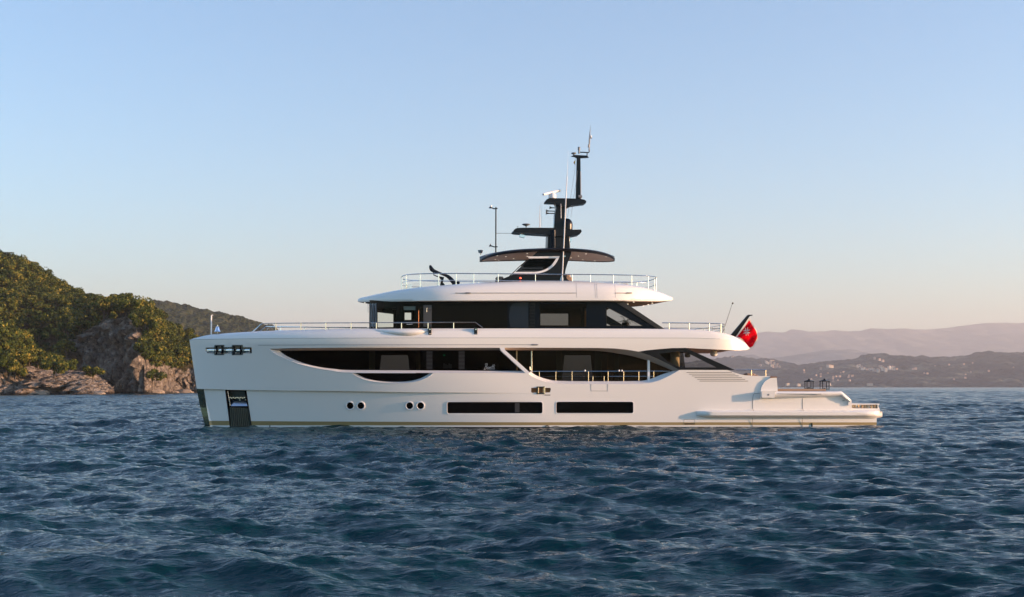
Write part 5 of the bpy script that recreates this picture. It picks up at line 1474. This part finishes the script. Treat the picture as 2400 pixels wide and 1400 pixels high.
def mast_flag():
    P = []; n = 8; fs = []; mi = []
    for i in range(n + 1):
        for j in range(5):
            x = 1348.2 - 3.4 * math.sin(math.pi * i / n) * (j / 4) + 0.6 * math.sin(i); y = 375 + 12 * i / n
            P.append(to_world(pt(x, y, -0.05 + 0.05 * math.sin(j * 1.9 + i * .7))))
    for i in range(n):
        for j in range(4): fs.append((i * 5 + j, i * 5 + j + 1, i * 5 + j + 6, i * 5 + j + 5)); mi.append(1 if 1 < j else 0)
    o = mk('courtesy_flag', P, fs, [mat('yellow_green_cloth', (0.45, 0.5, 0.05), 0.8), mat('dark_red_cloth', (0.4, 0.02, 0.02), 0.8)], None, True, mats_idx=mi)
    tag(o, 'tiny furled red and yellow flag tied up beside the top of the black mast', 'flag')
mast_flag()

# ---- loose things on deck (things of their own)
def lantern(x, ytop, ybase, wd, label):
    b = pt(x, ybase, -1.4 if x < 1910 else -2.0); base = to_world(b)
    h = pt(x, ytop, b.y).z - b.z; w = wd * (75 + 6) / 3000
    t = empty('lantern', base, YAW); tag(t, label, 'lantern', 'black deck lanterns')
    mb = MB()
    for sx in (-1, 1):
        for sy in (-1, 1): mb.box((sx * w / 2, sy * w / 2, h * 0.42), (0.034, 0.034, h * 0.84))
    mb.box((0, 0, 0.03), (w + 0.06, w + 0.06, 0.05)); mb.build('frame', M['black'], t, smooth=False)
    MB().lathe([(w * 0.78, 0.0), (w * 0.74, 0.05), (w * 0.25, 0.12)], (0, 0, h * 0.83), 4).box((0, 0, h * .86), (w + .1, w + .1, .04)).build('lid', M['black'], t, smooth=False)
    MB().lathe([(0.02, 0), (0.06, 0.02), (0.06, 0.08), (0.02, 0.1)], (0, 0, h * 0.83 + 0.10), 10).build('handle', M['black'], t)
    mb = MB(); mb.tube([(0, 0, 0.05), (0, 0, h * 0.16)], 0.07, 12); mb.build('burner', M['black'], t)
lantern(1896, 892, 911.5, 14.5, 'black lantern standing on the stern bench, nearer the white superstructure')
lantern(1932.5, 891, 913.5, 15.5, 'black lantern at the after end of the stern bench')

def sofa(x0, x1, y0, y1, v, label, name='lounge_chair'):
    a = pt(x0, y1, v); b = pt(x1, y0, v); t = empty(name, to_world(a), YAW); tag(t, label, 'lounger')
    L = b.x - a.x; H = b.z - a.z
    MB().box((L / 2, 0.4, H * 0.3), (L, 0.8, H * 0.6), bev=0.05).build('seat', M['cushion'], t)
    MB().box((L * 0.4, 0.4, H * 0.75), (L * 0.8, 0.7, H * 0.5), bev=0.08).build('backrest', M['cushion'], t)
sofa(1750, 1777, 875.5, 884, -2.6, 'rounded brown lounge chair behind the rail of the main aft deck')
sofa(1163, 1186, 648, 661, -1.6, 'low lounger with brown pad just ahead of the foot of the black radar arch', 'sun_lounger')
sofa(1326, 1341, 643, 660, -1.6, 'small lounger with brown pad right behind the foot of the black radar arch', 'sun_lounger')
sofa(1440, 1482, 665, 672, -1.2, 'flat tan sun pad on the open after end of the sun deck', 'sun_pad')

def palm():
    b = pt(1466, 770, -1.0); t = empty('potted_palm', to_world(b), YAW); tag(t, 'potted palm seen as a silhouette through the slanted window of the upper aft deck', 'plant')
    MB().lathe([(0.12, 0), (0.2, 0.05), (0.24, 0.35), (0.2, 0.36)], (0, 0, 0), 16).build('pot', M['black'], t)
    mb = MB(); r = random.Random(4)
    for k in range(16):
        a = r.uniform(0, 6.28); el = r.uniform(0.3, 1.3); Ln = r.uniform(.6, 1.05); P = []
        for i in range(9):
            s = i / 8; P.append(Vector((math.cos(a) * Ln * s * math.cos(el), math.sin(a) * Ln * s * math.cos(el), 0.35 + Ln * s * math.sin(el) - 0.45 * s * s)))
        mb.tube(P, 0.010, 4)
        for i in range(1, 9):
            tg = (P[i] - P[i - 1]).normalized(); sd = tg.cross(Vector((0, 0, 1))).normalized()
            for sg in (-1, 1):
                e = P[i] + sd * sg * 0.20 * math.sin(math.pi * (i / 9) + .2) + tg * 0.12 - Vector((0, 0, .05))
                mb.add([P[i] - tg * .012, P[i] + tg * .012, e], [(0, 1, 2)])
    mb.build('fronds', mat('palm_leaf', (0.02, 0.035, 0.015), 0.6), t)
palm()
# ---------------------------------------------------------------- haze
def build_haze():
    m = bpy.data.materials.new('haze_air'); m.use_nodes = True
    nt = m.node_tree; nt.nodes.clear()
    out = nt.nodes.new('ShaderNodeOutputMaterial')
    v = nt.nodes.new('ShaderNodeVolumePrincipled')
    v.inputs['Color'].default_value = (0.93, 0.93, 0.95, 1)
    v.inputs['Density'].default_value = 0.000062
    v.inputs['Anisotropy'].default_value = 0.1
    nt.links.new(v.outputs[0], out.inputs['Volume'])
    b = MB().box((0, 12950, 674), (60000, 27000, 1352))
    o = b.build('haze', m, smooth=False)
    tag(o, kind='stuff')
build_haze()
